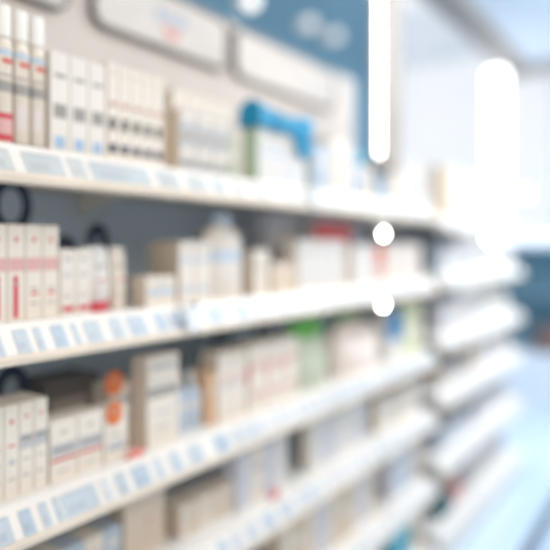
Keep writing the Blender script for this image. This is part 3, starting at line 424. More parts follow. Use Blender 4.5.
    ('carton', 'carton', 'D', 1.8769, 0.0775, 0.05, 0.035, 0.1478, 'whitecold', 'white carton after dark gap on fourth shelf, fourth of five from near end', 'box', 'white cartons after the gap on the fourth shelf', 0),
    ('carton', 'carton', 'D', 1.956, 0.0775, 0.05, 0.035, 0.1478, 'lilac', 'white carton after dark gap on fourth shelf, fifth of five from near end', 'box', 'white cartons after the gap on the fourth shelf', 0),
    ('carton', 'carton', 'D', 2.1186, 0.0697, 0.05, 0.07, 0.118, 'cream', 'pale carton at post end of fourth shelf, first of six from near end', 'box', 'pale cartons at the post end of the fourth shelf', 0),
    ('carton', 'carton', 'D', 2.1898, 0.0697, 0.05, 0.07, 0.118, 'whitecold', 'pale carton at post end of fourth shelf, second of six from near end', 'box', 'pale cartons at the post end of the fourth shelf', 0),
    ('carton', 'carton', 'D', 2.261, 0.0697, 0.05, 0.07, 0.118, 'beige', 'pale carton at post end of fourth shelf, third of six from near end', 'box', 'pale cartons at the post end of the fourth shelf', 0),
    ('carton', 'carton', 'D', 2.3322, 0.0697, 0.05, 0.07, 0.118, 'cream', 'pale carton at post end of fourth shelf, fourth of six from near end', 'box', 'pale cartons at the post end of the fourth shelf', 0),
    ('carton', 'carton', 'D', 2.4034, 0.0697, 0.05, 0.07, 0.118, 'whitecold', 'pale carton at post end of fourth shelf, fifth of six from near end', 'box', 'pale cartons at the post end of the fourth shelf', 0),
    ('carton', 'carton', 'D', 2.4746, 0.0697, 0.05, 0.07, 0.118, 'beige', 'pale carton at post end of fourth shelf, sixth of six from near end', 'box', 'pale cartons at the post end of the fourth shelf', 0),
    ('carton', 'carton', 'D2', 2.9024, 0.0709, 0.08, 0.06, 0.061, 'pinkish', 'dull carton on fourth shelf of far bay, first of six from near end', 'box', 'dull cartons on the far fourth shelf', 0),
    ('carton', 'carton', 'D2', 2.9748, 0.0709, 0.08, 0.06, 0.061, 'greyblue', 'dull carton on fourth shelf of far bay, second of six from near end', 'box', 'dull cartons on the far fourth shelf', 0),
    ('carton', 'carton', 'D2', 3.0472, 0.0709, 0.08, 0.06, 0.061, 'pinkish', 'dull carton on fourth shelf of far bay, third of six from near end', 'box', 'dull cartons on the far fourth shelf', 0),
    ('carton', 'carton', 'D2', 3.1195, 0.0709, 0.08, 0.06, 0.061, 'greyblue', 'dull carton on fourth shelf of far bay, fourth of six from near end', 'box', 'dull cartons on the far fourth shelf', 0),
    ('carton', 'carton', 'D2', 3.1919, 0.0709, 0.08, 0.06, 0.061, 'pinkish', 'dull carton on fourth shelf of far bay, fifth of six from near end', 'box', 'dull cartons on the far fourth shelf', 0),
    ('carton', 'carton', 'D2', 3.2642, 0.0709, 0.08, 0.06, 0.061, 'greyblue', 'dull carton on fourth shelf of far bay, sixth of six from near end', 'box', 'dull cartons on the far fourth shelf', 0),
    ('carton', 'carton', 'D2', 3.2907, 0.0679, 0.05, 0.06, 0.1494, 'cream', 'pale tall carton at aisle end of far fourth shelf, first of eleven from near end', 'box', 'pale cartons at the end of the far fourth shelf', 0),
    ('carton', 'carton', 'D2', 3.36, 0.0679, 0.05, 0.06, 0.1494, 'pinkish', 'pale tall carton at aisle end of far fourth shelf, second of eleven from near end', 'box', 'pale cartons at the end of the far fourth shelf', 0),
    ('carton', 'carton', 'D2', 3.4294, 0.0679, 0.05, 0.06, 0.1494, 'greyblue', 'pale tall carton at aisle end of far fourth shelf, third of eleven from near end', 'box', 'pale cartons at the end of the far fourth shelf', 0),
    ('carton', 'carton', 'D2', 3.4988, 0.0679, 0.05, 0.06, 0.1494, 'cream', 'pale tall carton at aisle end of far fourth shelf, fourth of eleven from near end', 'box', 'pale cartons at the end of the far fourth shelf', 0),
    ('carton', 'carton', 'D2', 3.5682, 0.0679, 0.05, 0.06, 0.1494, 'pinkish', 'pale tall carton at aisle end of far fourth shelf, fifth of eleven from near end', 'box', 'pale cartons at the end of the far fourth shelf', 0),
    ('carton', 'carton', 'D2', 3.6375, 0.0679, 0.05, 0.06, 0.1494, 'greyblue', 'pale tall carton at aisle end of far fourth shelf, sixth of eleven from near end', 'box', 'pale cartons at the end of the far fourth shelf', 0),
    ('carton', 'carton', 'D2', 3.7069, 0.0679, 0.05, 0.06, 0.1494, 'cream', 'pale tall carton at aisle end of far fourth shelf, seventh of eleven from near end', 'box', 'pale cartons at the end of the far fourth shelf', 0),
    ('carton', 'carton', 'D2', 3.7763, 0.0679, 0.05, 0.06, 0.1494, 'pinkish', 'pale tall carton at aisle end of far fourth shelf, eighth of eleven from near end', 'box', 'pale cartons at the end of the far fourth shelf', 0),
    ('carton', 'carton', 'D2', 3.8456, 0.0679, 0.05, 0.06, 0.1494, 'greyblue', 'pale tall carton at aisle end of far fourth shelf, ninth of eleven from near end', 'box', 'pale cartons at the end of the far fourth shelf', 0),
    ('carton', 'carton', 'D2', 3.915, 0.0679, 0.05, 0.06, 0.1494, 'cream', 'pale tall carton at aisle end of far fourth shelf, tenth of eleven from near end', 'box', 'pale cartons at the end of the far fourth shelf', 0),
    ('carton', 'carton', 'D2', 3.9844, 0.0679, 0.05, 0.06, 0.1494, 'pinkish', 'pale tall carton at aisle end of far fourth shelf, eleventh of eleven from near end', 'box', 'pale cartons at the end of the far fourth shelf', 0),
    ('carton', 'carton', 'E', 1.4746, 0.0681, 0.05, 0.06, 0.1816, 'beige', 'beige carton in long row on fifth shelf, first of nine from near end', 'box', 'beige cartons on the fifth shelf', 0),
    ('carton', 'carton', 'E', 1.5443, 0.0681, 0.05, 0.06, 0.1816, 'tan', 'beige carton in long row on fifth shelf, second of nine from near end', 'box', 'beige cartons on the fifth shelf', 0),
    ('carton', 'carton', 'E', 1.6139, 0.0681, 0.05, 0.06, 0.1816, 'beige', 'beige carton in long row on fifth shelf, third of nine from near end', 'box', 'beige cartons on the fifth shelf', 0),
    ('carton', 'carton', 'E', 1.6836, 0.0681, 0.05, 0.06, 0.1816, 'lilac', 'beige carton in long row on fifth shelf, fourth of nine from near end', 'box', 'beige cartons on the fifth shelf', 0),
    ('carton', 'carton', 'E', 1.7532, 0.0681, 0.05, 0.06, 0.1816, 'beige', 'beige carton in long row on fifth shelf, fifth of nine from near end', 'box', 'beige cartons on the fifth shelf', 0),
    ('carton', 'carton', 'E', 1.8229, 0.0681, 0.05, 0.06, 0.1816, 'tan', 'beige carton in long row on fifth shelf, sixth of nine from near end', 'box', 'beige cartons on the fifth shelf', 0),
    ('carton', 'carton', 'E', 1.8925, 0.0681, 0.05, 0.06, 0.1816, 'beige', 'beige carton in long row on fifth shelf, seventh of nine from near end', 'box', 'beige cartons on the fifth shelf', 0),
    ('carton', 'carton', 'E', 1.9622, 0.0681, 0.05, 0.06, 0.1816, 'lilac', 'beige carton in long row on fifth shelf, eighth of nine from near end', 'box', 'beige cartons on the fifth shelf', 0),
    ('carton', 'carton', 'E', 2.0318, 0.0681, 0.05, 0.06, 0.1816, 'beige', 'beige carton in long row on fifth shelf, ninth of nine from near end', 'box', 'beige cartons on the fifth shelf', 0),
    ('carton', 'carton', 'E', 2.2352, 0.0795, 0.05, 0.05, 0.1814, 'lilac', 'bluish carton past gap on fifth shelf, first of three from near end', 'box', 'bluish cartons on the fifth shelf', 0),
    ('carton', 'carton', 'E', 2.3162, 0.0795, 0.05, 0.05, 0.1814, 'greyblue', 'bluish carton past gap on fifth shelf, second of three from near end', 'box', 'bluish cartons on the fifth shelf', 0),
    ('carton', 'carton', 'E', 2.3971, 0.0795, 0.05, 0.05, 0.1814, 'lilac', 'bluish carton past gap on fifth shelf, third of three from near end', 'box', 'bluish cartons on the fifth shelf', 0),
    ('carton', 'carton', 'E', 2.4891, 0.0268, 0.05, 0.06, 0.1918, 'tan', 'tan carton at post end of fifth shelf, first of two from near end', 'box', 'tan cartons on the fifth shelf', 0),
    ('carton', 'carton', 'E', 2.5174, 0.0268, 0.05, 0.06, 0.1918, 'tan', 'tan carton at post end of fifth shelf, second of two from near end', 'box', 'tan cartons on the fifth shelf', 0),
    ('carton', 'carton', 'E2', 2.8179, 0.0688, 0.05, 0.06, 0.0894, 'greyblue', 'bluish carton on fifth shelf of far bay, first of six from near end', 'box', 'bluish cartons on the far fifth shelf', 0),
    ('carton', 'carton', 'E2', 2.8882, 0.0688, 0.05, 0.06, 0.0894, 'lilac', 'bluish carton on fifth shelf of far bay, second of six from near end', 'box', 'bluish cartons on the far fifth shelf', 0),
    ('carton', 'carton', 'E2', 2.9584, 0.0688, 0.05, 0.06, 0.0894, 'greyblue', 'bluish carton on fifth shelf of far bay, third of six from near end', 'box', 'bluish cartons on the far fifth shelf', 0),
    ('carton', 'carton', 'E2', 3.0287, 0.0688, 0.05, 0.06, 0.0894, 'lilac', 'bluish carton on fifth shelf of far bay, fourth of six from near end', 'box', 'bluish cartons on the far fifth shelf', 0),
    ('carton', 'carton', 'E2', 3.0989, 0.0688, 0.05, 0.06, 0.0894, 'greyblue', 'bluish carton on fifth shelf of far bay, fifth of six from near end', 'box', 'bluish cartons on the far fifth shelf', 0),
    ('carton', 'carton', 'E2', 3.1692, 0.0688, 0.05, 0.06, 0.0894, 'lilac', 'bluish carton on fifth shelf of far bay, sixth of six from near end', 'box', 'bluish cartons on the far fifth shelf', 0),
    ('carton', 'carton', 'E2', 3.3742, 0.0696, 0.07, 0.06, 0.0963, 'greyblue', 'pale carton at aisle end of far fifth shelf, first of ten from near end', 'box', 'pale cartons at the end of the far fifth shelf', 0),
    ('carton', 'carton', 'E2', 3.4453, 0.0696, 0.07, 0.06, 0.0963, 'pinkish', 'pale carton at aisle end of far fifth shelf, second of ten from near end', 'box', 'pale cartons at the end of the far fifth shelf', 0),
    ('carton', 'carton', 'E2', 3.5164, 0.0696, 0.07, 0.06, 0.0963, 'greyblue', 'pale carton at aisle end of far fifth shelf, third of ten from near end', 'box', 'pale cartons at the end of the far fifth shelf', 0),
    ('carton', 'carton', 'E2', 3.5875, 0.0696, 0.07, 0.06, 0.0963, 'pinkish', 'pale carton at aisle end of far fifth shelf, fourth of ten from near end', 'box', 'pale cartons at the end of the far fifth shelf', 0),
    ('carton', 'carton', 'E2', 3.6586, 0.0696, 0.07, 0.06, 0.0963, 'greyblue', 'pale carton at aisle end of far fifth shelf, fifth of ten from near end', 'box', 'pale cartons at the end of the far fifth shelf', 0),
    ('carton', 'carton', 'E2', 3.7297, 0.0696, 0.07, 0.06, 0.0963, 'pinkish', 'pale carton at aisle end of far fifth shelf, sixth of ten from near end', 'box', 'pale cartons at the end of the far fifth shelf', 0),
    ('carton', 'carton', 'E2', 3.8008, 0.0696, 0.07, 0.06, 0.0963, 'greyblue', 'pale carton at aisle end of far fifth shelf, seventh of ten from near end', 'box', 'pale cartons at the end of the far fifth shelf', 0),
    ('carton', 'carton', 'E2', 3.8719, 0.0696, 0.07, 0.06, 0.0963, 'pinkish', 'pale carton at aisle end of far fifth shelf, eighth of ten from near end', 'box', 'pale cartons at the end of the far fifth shelf', 0),
    ('carton', 'carton', 'E2', 3.943, 0.0696, 0.07, 0.06, 0.0963, 'greyblue', 'pale carton at aisle end of far fifth shelf, ninth of ten from near end', 'box', 'pale cartons at the end of the far fifth shelf', 0),
    ('carton', 'carton', 'E2', 4.0141, 0.0696, 0.07, 0.06, 0.0963, 'pinkish', 'pale carton at aisle end of far fifth shelf, tenth of ten from near end', 'box', 'pale cartons at the end of the far fifth shelf', 0),
    ('carton', 'carton', 'F', 2.2924, 0.141, 0.05, 0.06, 0.2142, 'cyan', 'bright cyan carton on base shelf', 'box', None, 0),
    ('carton', 'carton', 'F', 2.4563, 0.0432, 0.05, 0.06, 0.2227, 'tan', 'tan carton beside bright cyan carton on base shelf, first of two from near end', 'box', 'tan cartons on the base shelf', 0),
    ('carton', 'carton', 'F', 2.501, 0.0432, 0.05, 0.06, 0.2227, 'tan', 'tan carton beside bright cyan carton on base shelf, second of two from near end', 'box', 'tan cartons on the base shelf', 0),
    ('carton', 'carton', 'F2', 2.8461, 0.1396, 0.06, 0.06, 0.0665, 'teal', 'dull teal carton beside small red carton on far base shelf', 'box', None, 0),
    ('carton', 'carton', 'F2', 3.002, 0.1366, 0.06, 0.06, 0.1164, 'redsmall', 'small red carton on base shelf of far bay', 'box', None, 0),
    ('carton', 'carton', 'F2', 3.3317, 0.0684, 0.1, 0.06, 0.1229, 'greyblue', 'low greyish carton on base shelf of far bay, first of eleven from near end', 'box', 'low cartons on the far base shelf', 0),
    ('carton', 'carton', 'F2', 3.4016, 0.0684, 0.1, 0.06, 0.1229, 'pinkish', 'low greyish carton on base shelf of far bay, second of eleven from near end', 'box', 'low cartons on the far base shelf', 0),
    ('carton', 'carton', 'F2', 3.4716, 0.0684, 0.1, 0.06, 0.1229, 'greyblue', 'low greyish carton on base shelf of far bay, third of eleven from near end', 'box', 'low cartons on the far base shelf', 0),
    ('carton', 'carton', 'F2', 3.5415, 0.0684, 0.1, 0.06, 0.1229, 'pinkish', 'low greyish carton on base shelf of far bay, fourth of eleven from near end', 'box', 'low cartons on the far base shelf', 0),
    ('carton', 'carton', 'F2', 3.6114, 0.0684, 0.1, 0.06, 0.1229, 'greyblue', 'low greyish carton on base shelf of far bay, fifth of eleven from near end', 'box', 'low cartons on the far base shelf', 0),
    ('carton', 'carton', 'F2', 3.6813, 0.0684, 0.1, 0.06, 0.1229, 'pinkish', 'low greyish carton on base shelf of far bay, sixth of eleven from near end', 'box', 'low cartons on the far base shelf', 0),
    ('carton', 'carton', 'F2', 3.7512, 0.0684, 0.1, 0.06, 0.1229, 'greyblue', 'low greyish carton on base shelf of far bay, seventh of eleven from near end', 'box', 'low cartons on the far base shelf', 0),
    ('carton', 'carton', 'F2', 3.8211, 0.0684, 0.1, 0.06, 0.1229, 'pinkish', 'low greyish carton on base shelf of far bay, eighth of eleven from near end', 'box', 'low cartons on the far base shelf', 0),
    ('carton', 'carton', 'F2', 3.891, 0.0684, 0.1, 0.06, 0.1229, 'greyblue', 'low greyish carton on base shelf of far bay, ninth of eleven from near end', 'box', 'low cartons on the far base shelf', 0),
    ('carton', 'carton', 'F2', 3.9609, 0.0684, 0.1, 0.06, 0.1229, 'pinkish', 'low greyish carton on base shelf of far bay, tenth of eleven from near end', 'box', 'low cartons on the far base shelf', 0),
    ('carton', 'carton', 'F2', 4.0308, 0.0684, 0.1, 0.06, 0.1229, 'greyblue', 'low greyish carton on base shelf of far bay, eleventh of eleven from near end', 'box', 'low cartons on the far base shelf', 0),
]
TAGS_A = [(0.557, 0.596), (0.619, 0.697), (0.709, 0.745), (0.758, 0.906), (0.928, 0.994), (1.02, 1.087), (1.108, 1.152), (1.183, 1.223), (1.264, 1.343), (1.4, 1.481)]
TAGS_B = [(0.564, 0.58), (0.603, 0.629), (0.642, 0.656), (0.676, 0.703), (0.718, 0.731), (0.745, 0.782), (0.806, 0.836), (0.851, 0.897), (0.923, 0.958), (0.97, 1.02), (1.091, 1.152), (1.191, 1.247)]
TAGS_C = [(0.567, 0.596), (0.614, 0.636), (0.652, 0.668), (0.68, 0.693), (0.697, 0.772), (0.786, 0.806), (0.821, 0.846), (0.862, 0.906), (0.923, 0.946), (0.97, 1.001), (1.026, 1.073), (1.115, 1.167)]
made = {}
for kind, name, sh, x, w, s, d, h, st, label, cat, group, base in ITEMS:
    loc = (x, YF+s, CZ+LV[sh]+base)
    key = (kind, st, round(w, 3), d, h, 'second' in label and kind == 'clear')
    if key in made:
        o = dup(made[key], loc, label, group); continue
    if kind == 'carton': o = make_carton(name, st, w, d, h, loc, label, cat, group)
    elif kind == 'badge':
        b = (.021, .024, w*.40, h-.012) if st == 'badgelow' else (.026, .026, w*.12, h+.004)
        o = make_carton(name, st, w, d, h, loc, label, cat, group, b)
    elif kind == 'bottle': o = make_bottle(name, st, w, d, h, loc, label, cat, group)
    elif kind == 'clear':
        red = 'second' in label
        o = make_clear(name, red, w, d, h, loc, label, cat, group)
    elif kind == 'tube': o = make_tube(name, st, w, d, h, loc, label, cat, group)
    else: o = make_pouch(name, st, w, d, h, loc, label, cat, group)
    made[key] = o

# ------------------------------------------------------------------ shelving
RAILW = mat((242, 233, 222), .4, .5); LIP = mat((238, 220, 198), .45)
BOARD = mat((240, 236, 230), .4, .5)
XN0, XN1, XF0, XF1 = -.35, 2.56, 2.65, 4.11
def shelf(sh, x0, x1, zt, label, tags, upr, group):
    t = thing('shelf', (0, 0, CZ+zt), label, 'shelf', group)
    bm = bmesh.new(); box(bm, x0, x1, .966, 1.352, -.022, -.0005, 0, .001); link('shelf_board', bm, BOARD, t)
    bm = bmesh.new()
    prism_x(bm, [(.9655, .003), (.9600, .004), (.9585, .001), (.9285, -.0465), (.9320, -.0490), (.9655, -.0235)], x0, x1)
    rail = link('price_rail', bm, RAILW, t)
    bm = bmesh.new(); prism_x(bm, [(.9320, -.0490), (.9280, -.0470), (.9250, -.0520), (.9265, -.0625), (.9320, -.0640), (.9655, -.0640), (.9655, -.0240)], x0, x1)
    link('edge_lip', bm, LIP, t)
    dy, dz = .9285-.9585, -.0465-.001; L = math.hypot(dy, dz); ny, nz = dz/L, -dy/L      # outward normal of the sloping face
    for (a, b, c) in tags:
        bm = bmesh.new()
        def P(u, v, e): return (a+(b-a)*u, .9585+dy*v+ny*e, .001+dz*v+nz*e)
        v0, v1 = .20, .97
        q = [P(0, v0, .0012), P(1, v0, .0012), P(1, v1, .0012), P(0, v1, .0012)]; r = [P(0, v0, .0002), P(1, v0, .0002), P(1, v1, .0002), P(0, v1, .0002)]
        A = [bm.verts.new(p) for p in q]; B = [bm.verts.new(p) for p in r]
        bm.faces.new(A); bm.faces.new(B[::-1])
        for i in range(4): bm.faces.new((A[i], B[i], B[(i+1) % 4], A[(i+1) % 4]))
        quad(bm, [P(.12, .62, .0014), P(.6, .62, .0014), P(.6, .84, .0014), P(.12, .84, .0014)], 1)
        quad(bm, [P(.12, .2, .0014), P(.85, .2, .0014), P(.85, .28, .0014), P(.12, .28, .0014)], 1)
        link('price_tag', bm, [mat(c, .4), mat(tuple(int(v*.94) for v in c), .4)], rail)
    for ux in upr:
        bm = bmesh.new(); prism_x(bm, [(1.351, -.023), (1.12, -.023), (1.14, -.035), (1.351, -.085)], ux-.004, ux+.004)
        link('bracket', bm, mat((236, 226, 214), .5), t)
    return t
def tagrow(first, x1, colors, wmin, wmax, gmin, gmax, x0=None, cap=90):
    out = [(a, b, rnd.choice(colors)) for a, b in first]
    x = (first[-1][1] if first else x0)+.02
    while x < x1-.06 and len(out) < cap:
        w = rnd.uniform(wmin, wmax); out.append((x, x+w, rnd.choice(colors))); x += w+rnd.uniform(gmin, gmax)
    return out
GB = [(198, 201, 198), (204, 205, 200), (194, 200, 200)]; BL = [(186, 197, 207), (196, 203, 208), (180, 193, 205)]; PL = [(208, 213, 218), (198, 207, 215), (222, 222, 222)]
UP = (-.3, 1.05, 2.5)
shelf('A', XN0, XN1, LV['A'], 'top shelf of the near bay under the cream header signs', tagrow(TAGS_A, XN1, GB, .03, .1, .02, .04), UP, None)
shelf('B', XN0, XN1, LV['B'], 'second shelf of the near bay holding pink-banded cartons', tagrow(TAGS_B, XN1, BL, .02, .055, .015, .03), UP, None)
shelf('C', XN0, XN1, LV['C'], 'third shelf of the near bay holding orange-stickered cartons and green pouch', tagrow(TAGS_C, XN1, BL+PL, .02, .06, .012, .025), UP, None)
shelf('D', XN0, XN1, LV['D'], 'fourth shelf of the near bay holding tall beige carton', tagrow([], XN1, PL, .03, .06, .012, .03, .9), UP, None)
shelf('E', XN0, XN1, LV['E'], 'fifth shelf of the near bay with long beige carton row', tagrow([], XN1, PL, .03, .06, .015, .03, 1.2), UP, None)
shelf('F', XN0, XN1, LV['F'], 'base shelf of the near bay holding bright cyan carton', tagrow([], XN1, PL, .03, .06, .015, .03, 1.6), (), None)
for k, lab in (('A2', 'top shelf of the far bay beyond the near light tube'), ('B2', 'second shelf of the far bay, white packs at its end'), ('C2', 'third shelf of the far bay carrying big rounded white packs'),
               ('D2', 'fourth shelf of the far bay just above the bluish cartons'), ('E2', 'fifth shelf of the far bay above the small red carton'), ('F2', 'base shelf of the far bay holding small red carton')):
    shelf(k, XF0, XF1, LV[k], lab, tagrow([], XF1, PL, .04, .07, .02, .04, XF0), (2.75, 4.0) if k != 'F2' else (), None)

def frame_unit(x0, x1, ups, ztop, label, dark, light):
    t = thing('shelving_frame', (0, 0, 0), label, 'shelving', None)
    z1 = CZ+.14
    bm = bmesh.new(); box(bm, x0, x1, 1.355, 1.385, .0, z1); link('back_panel', bm, mat(dark, .55, .35, scale=3), t)
    bm = bmesh.new(); box(bm, x0, x1, 1.355, 1.385, z1, ztop); link('upper_back_panel', bm, mat(light, .5, .3, scale=3), t)
    for u in ups:
        bm = bmesh.new(); box(bm, u-.018, u+.018, 1.386, 1.42, 0, ztop, 0, .002); link('upright', bm, mat((200, 198, 196), .4), t)
    bm = bmesh.new(); box(bm, x0, x1, .975, .990, 0, CZ+LV['F']-.066); box(bm, x0, x1, .99, 1.35, 0, .02); link('kick_plate', bm, mat((236, 236, 236), .4), t)
    return t
near = frame_unit(XN0, 2.62, (-.3, 1.05, 2.56), CZ+.79, 'long near shelving frame with blue-grey back and cream upper panel', (222, 236, 248), (212, 201, 191))
far = frame_unit(2.63, XF1, (2.7, 4.05), CZ+.30, 'far shelving frame ending at the aisle cabinet', (160, 170, 184), (226, 226, 228))

# header signs above the top shelf
def rrect(x0, x1, z0, z1, r, n=6):
    pts = []
    for cx, cz, a in ((x1-r, z1-r, 0), (x0+r, z1-r, 90), (x0+r, z0+r, 180), (x1-r, z0+r, 270)):
        pts += [(cx+r*math.cos(math.radians(a+90*i/n)), cz+r*math.sin(math.radians(a+90*i/n))) for i in range(n+1)]
    return pts
def sign(x0, x1, label, emblem):
    z0, z1 = CZ+.600, CZ+.775
    t = thing('header_sign', (x0, 1.354, z0), label, 'sign', 'header signs above the top shelf')
    w, h = x1-x0, z1-z0
    def slab(o, i, y0, y1, nm, m):
        bm = bmesh.new(); P = rrect(*o); Q = rrect(*i) if i else None; n = len(P)
        A = [bm.verts.new((x, y0, z)) for x, z in P]; B = [bm.verts.new((x, y1, z)) for x, z in P]
        if not Q: bm.faces.new(A); bm.faces.new(B)
        else:
            Cc = [bm.verts.new((x, y0, z)) for x, z in Q]; D = [bm.verts.new((x, y1, z)) for x, z in Q]
            for k in range(n):
                j = (k+1) % n
                bm.faces.new((A[k], A[j], Cc[j], Cc[k])); bm.faces.new((B[k], B[j], D[j], D[k])); bm.faces.new((Cc[k], Cc[j], D[j], D[k]))
        for k in range(n): bm.faces.new((A[k], A[(k+1) % n], B[(k+1) % n], B[k]))
        return link(nm, bm, m, t)
    slab((.007, w-.007, .007, h-.007, .033), None, -.016, -.001, 'sign_board', mat((214, 205, 196), .5, .3))
    slab((0, w, 0, h, .04), (.007, w-.007, .007, h-.007, .033), -.022, -.001, 'sign_shadow_rim', mat((92, 84, 78), .4))  # shadow line round the board, painted as a dark rim
    if emblem:
        ex, ez = emblem
        bm = bmesh.new()
        for i, (gw, gh) in enumerate([(.020, .036), (.017, .026), (.017, .026), (.022, .026), (.010, .038), (.018, .026)]):
            xx = ex+[0, .026, .048, .070, .097, .112][i]
            box(bm, xx, xx+gw, -.0175, -.0155, ez, ez+gh, 0, .0008)
            if i in (1, 2, 3): box(bm, xx+.004, xx+gw-.004, -.0182, -.0174, ez+.008, ez+gh-.008, 1)
        link('emblem_word', bm, [mat((150, 172, 196), .5), mat((226, 219, 212), .5)], t)['label'] = 'small blue emblem word'
        bm = bmesh.new(); a = []; b = []
        for i in range(13):
            q = i/12; xx = ex+.025+.085*q; zc = ez-.016-.020*math.sin(PI*q); th = .012*math.sin(PI*min(1, q+.08))+.001
            a.append(bm.verts.new((xx, -.0165, zc+th))); b.append(bm.verts.new((xx, -.0165, zc-th)))
        for i in range(12): bm.faces.new((a[i], a[i+1], b[i+1], b[i]))
        link('emblem_mark', bm, mat((222, 120, 104), .5), t)['label'] = 'red swoosh under the word'
    return t
sign(.42, 1.008, 'cream header sign above the clear bottles', None)
sign(1.085, 1.654, 'cream header sign with small blue and red emblem', (.235, .085))
sign(1.692, 2.40, 'cream header sign above the bright blue bag', None)

# dark navy hoops standing behind the goods
for i, (x, s, zc, Rr, sz, sh, lab) in enumerate([
        (.728, .20, 1.546, .036, 1.3, 'B', 'large dark navy hoop behind the pink-banded cartons'), (.962, .22, 1.472, .022, 1.5, 'B', 'slim dark navy hoop behind the red-capped tube'),
        (.872, .22, 1.455, .018, 1.2, 'B', 'small dark navy hoop behind the red-footed cartons'), (.728, .2, 1.172, .030, 1.35, 'C', 'dark navy hoop behind the tall grey-print cartons'),
        (1.44, .24, 1.170, .036, 1.2, 'C', 'dark navy hoop behind the faint red-marked cartons'), (1.66, .24, 1.176, .036, 1.2, 'C', 'dark navy hoop behind the red-dashed cartons')]):
    zb = CZ+LV[sh]; t = thing('display_hoop', (x, YF+s, zb), lab, 'hoop', 'dark navy hoops behind the goods')
    bm = bmesh.new(); torus(bm, Rr, .0095, sz); o = link('hoop_ring', bm, mat((28, 46, 72), .4), t, (0, 0, zc-zb), True)
    bm = bmesh.new(); lathe(bm, [(.006, .004), (.005, zc-zb-Rr*sz)], n=12); link('hoop_stem', bm, mat((30, 40, 56), .4), t)
    bm = bmesh.new(); lathe(bm, [(.024, 0), (.024, .003), (.018, .005)], n=20); link('hoop_foot', bm, mat((30, 40, 56), .4), t)

# bright blue plastic bag folded over the large white box
bx = [i for i in ITEMS if i[8] == 'bigwhite'][0]; zb = CZ+LV['A']+bx[7]; x0, x1 = bx[3]-.012, bx[3]+bx[4]+.028
bm = bmesh.new(); nu, nv = 30, 12; top = []; bot = []
for i in range(nu+1):
    u = i/nu; ra = []; rb = []
    for j in range(nv+1):
        v = j/nv; x = x0+(x1-x0)*u; y = YF+.014+.074*v
        hump = .056+.009*math.cos(2*PI*(u-.03))+.004*math.sin(9*u+5*v)+.003*math.sin(21*u+3*v)
        edge = math.sin(PI*v)**.5 if 0 < v < 1 else 0
        ra.append(bm.verts.new((x, y+.006*math.sin(13*u), zb+.003+hump*(.72+.28*edge))))
        rb.append(bm.verts.new((x, y+.006*math.sin(13*u), zb+.001)))
    top.append(ra); bot.append(rb)
for G, fl in ((top, 0), (bot, 1)):
    for i in range(nu):
        for j in range(nv):
            q = [G[i][j], G[i+1][j], G[i+1][j+1], G[i][j+1]]; bm.faces.new(q[::-1] if fl else q)
for i in range(nu):
    for j in (0, nv): bm.faces.new((top[i][j], top[i+1][j], bot[i+1][j], bot[i][j]))
for j in range(nv):
    for i in (0, nu): bm.faces.new((top[i][j], top[i][j+1], bot[i][j+1], bot[i][j]))
bag = thing('plastic_bag', (0, 0, 0), 'bright blue crumpled bag lying on the large white box', 'bag')
BAGM = mat((0, 140, 180), .6, .5, vary=.1)
link('bag_body', bm, BAGM, bag, smooth=True)
bm = bmesh.new(); n = 10; A = []; B = []                              # flap hanging over the far front corner
for i in range(n+1):
    v = i/n; wdt = .085-.030*v; xm = x1-.046; y = YF+.026-.010*min(1, v*4)
    A.append((bm.verts.new((xm-wdt/2-.03*(1-v), y, zb+.022-.082*v)), bm.verts.new((xm+wdt/2, y, zb+.026-.082*v))))
    B.append((bm.verts.new((xm-wdt/2-.03*(1-v), y+.004, zb+.022-.082*v)), bm.verts.new((xm+wdt/2, y+.004, zb+.026-.082*v))))
for i in range(n):
    bm.faces.new((A[i][0], A[i][1], A[i+1][1], A[i+1][0])); bm.faces.new((B[i][0], B[i+1][0], B[i+1][1], B[i][1]))
    for k in (0, 1): bm.faces.new((A[i][k], A[i+1][k], B[i+1][k], B[i][k]))
bm.faces.new((A[0][0], A[0][1], B[0][1], B[0][0])); bm.faces.new((A[n][0], A[n][1], B[n][1], B[n][0]))
link('bag_flap', bm, BAGM, bag)

# little markers standing on the shelf edges
def marker(x, sh, rgb, label, w=.026, h=.016):
    bm = bmesh.new(); z = CZ+LV[sh]
    prism_x(bm, [(.972, z), (.985, z), (.985, z+.002), (.976, z+.003), (.974, z+h), (.972, z+h)], x, x+w)
    tag(link('shelf_marker', bm, mat(rgb, .4)), label, 'marker', 'shelf-edge markers')
marker(.880, 'C', (236, 150, 138), 'salmon-pink shelf-edge marker at the foot of the tallest third-shelf carton', .04, .02)
marker(1.395, 'D', (216, 78, 88), 'red shelf-edge marker before the dark gap on fourth shelf', .032, .024)

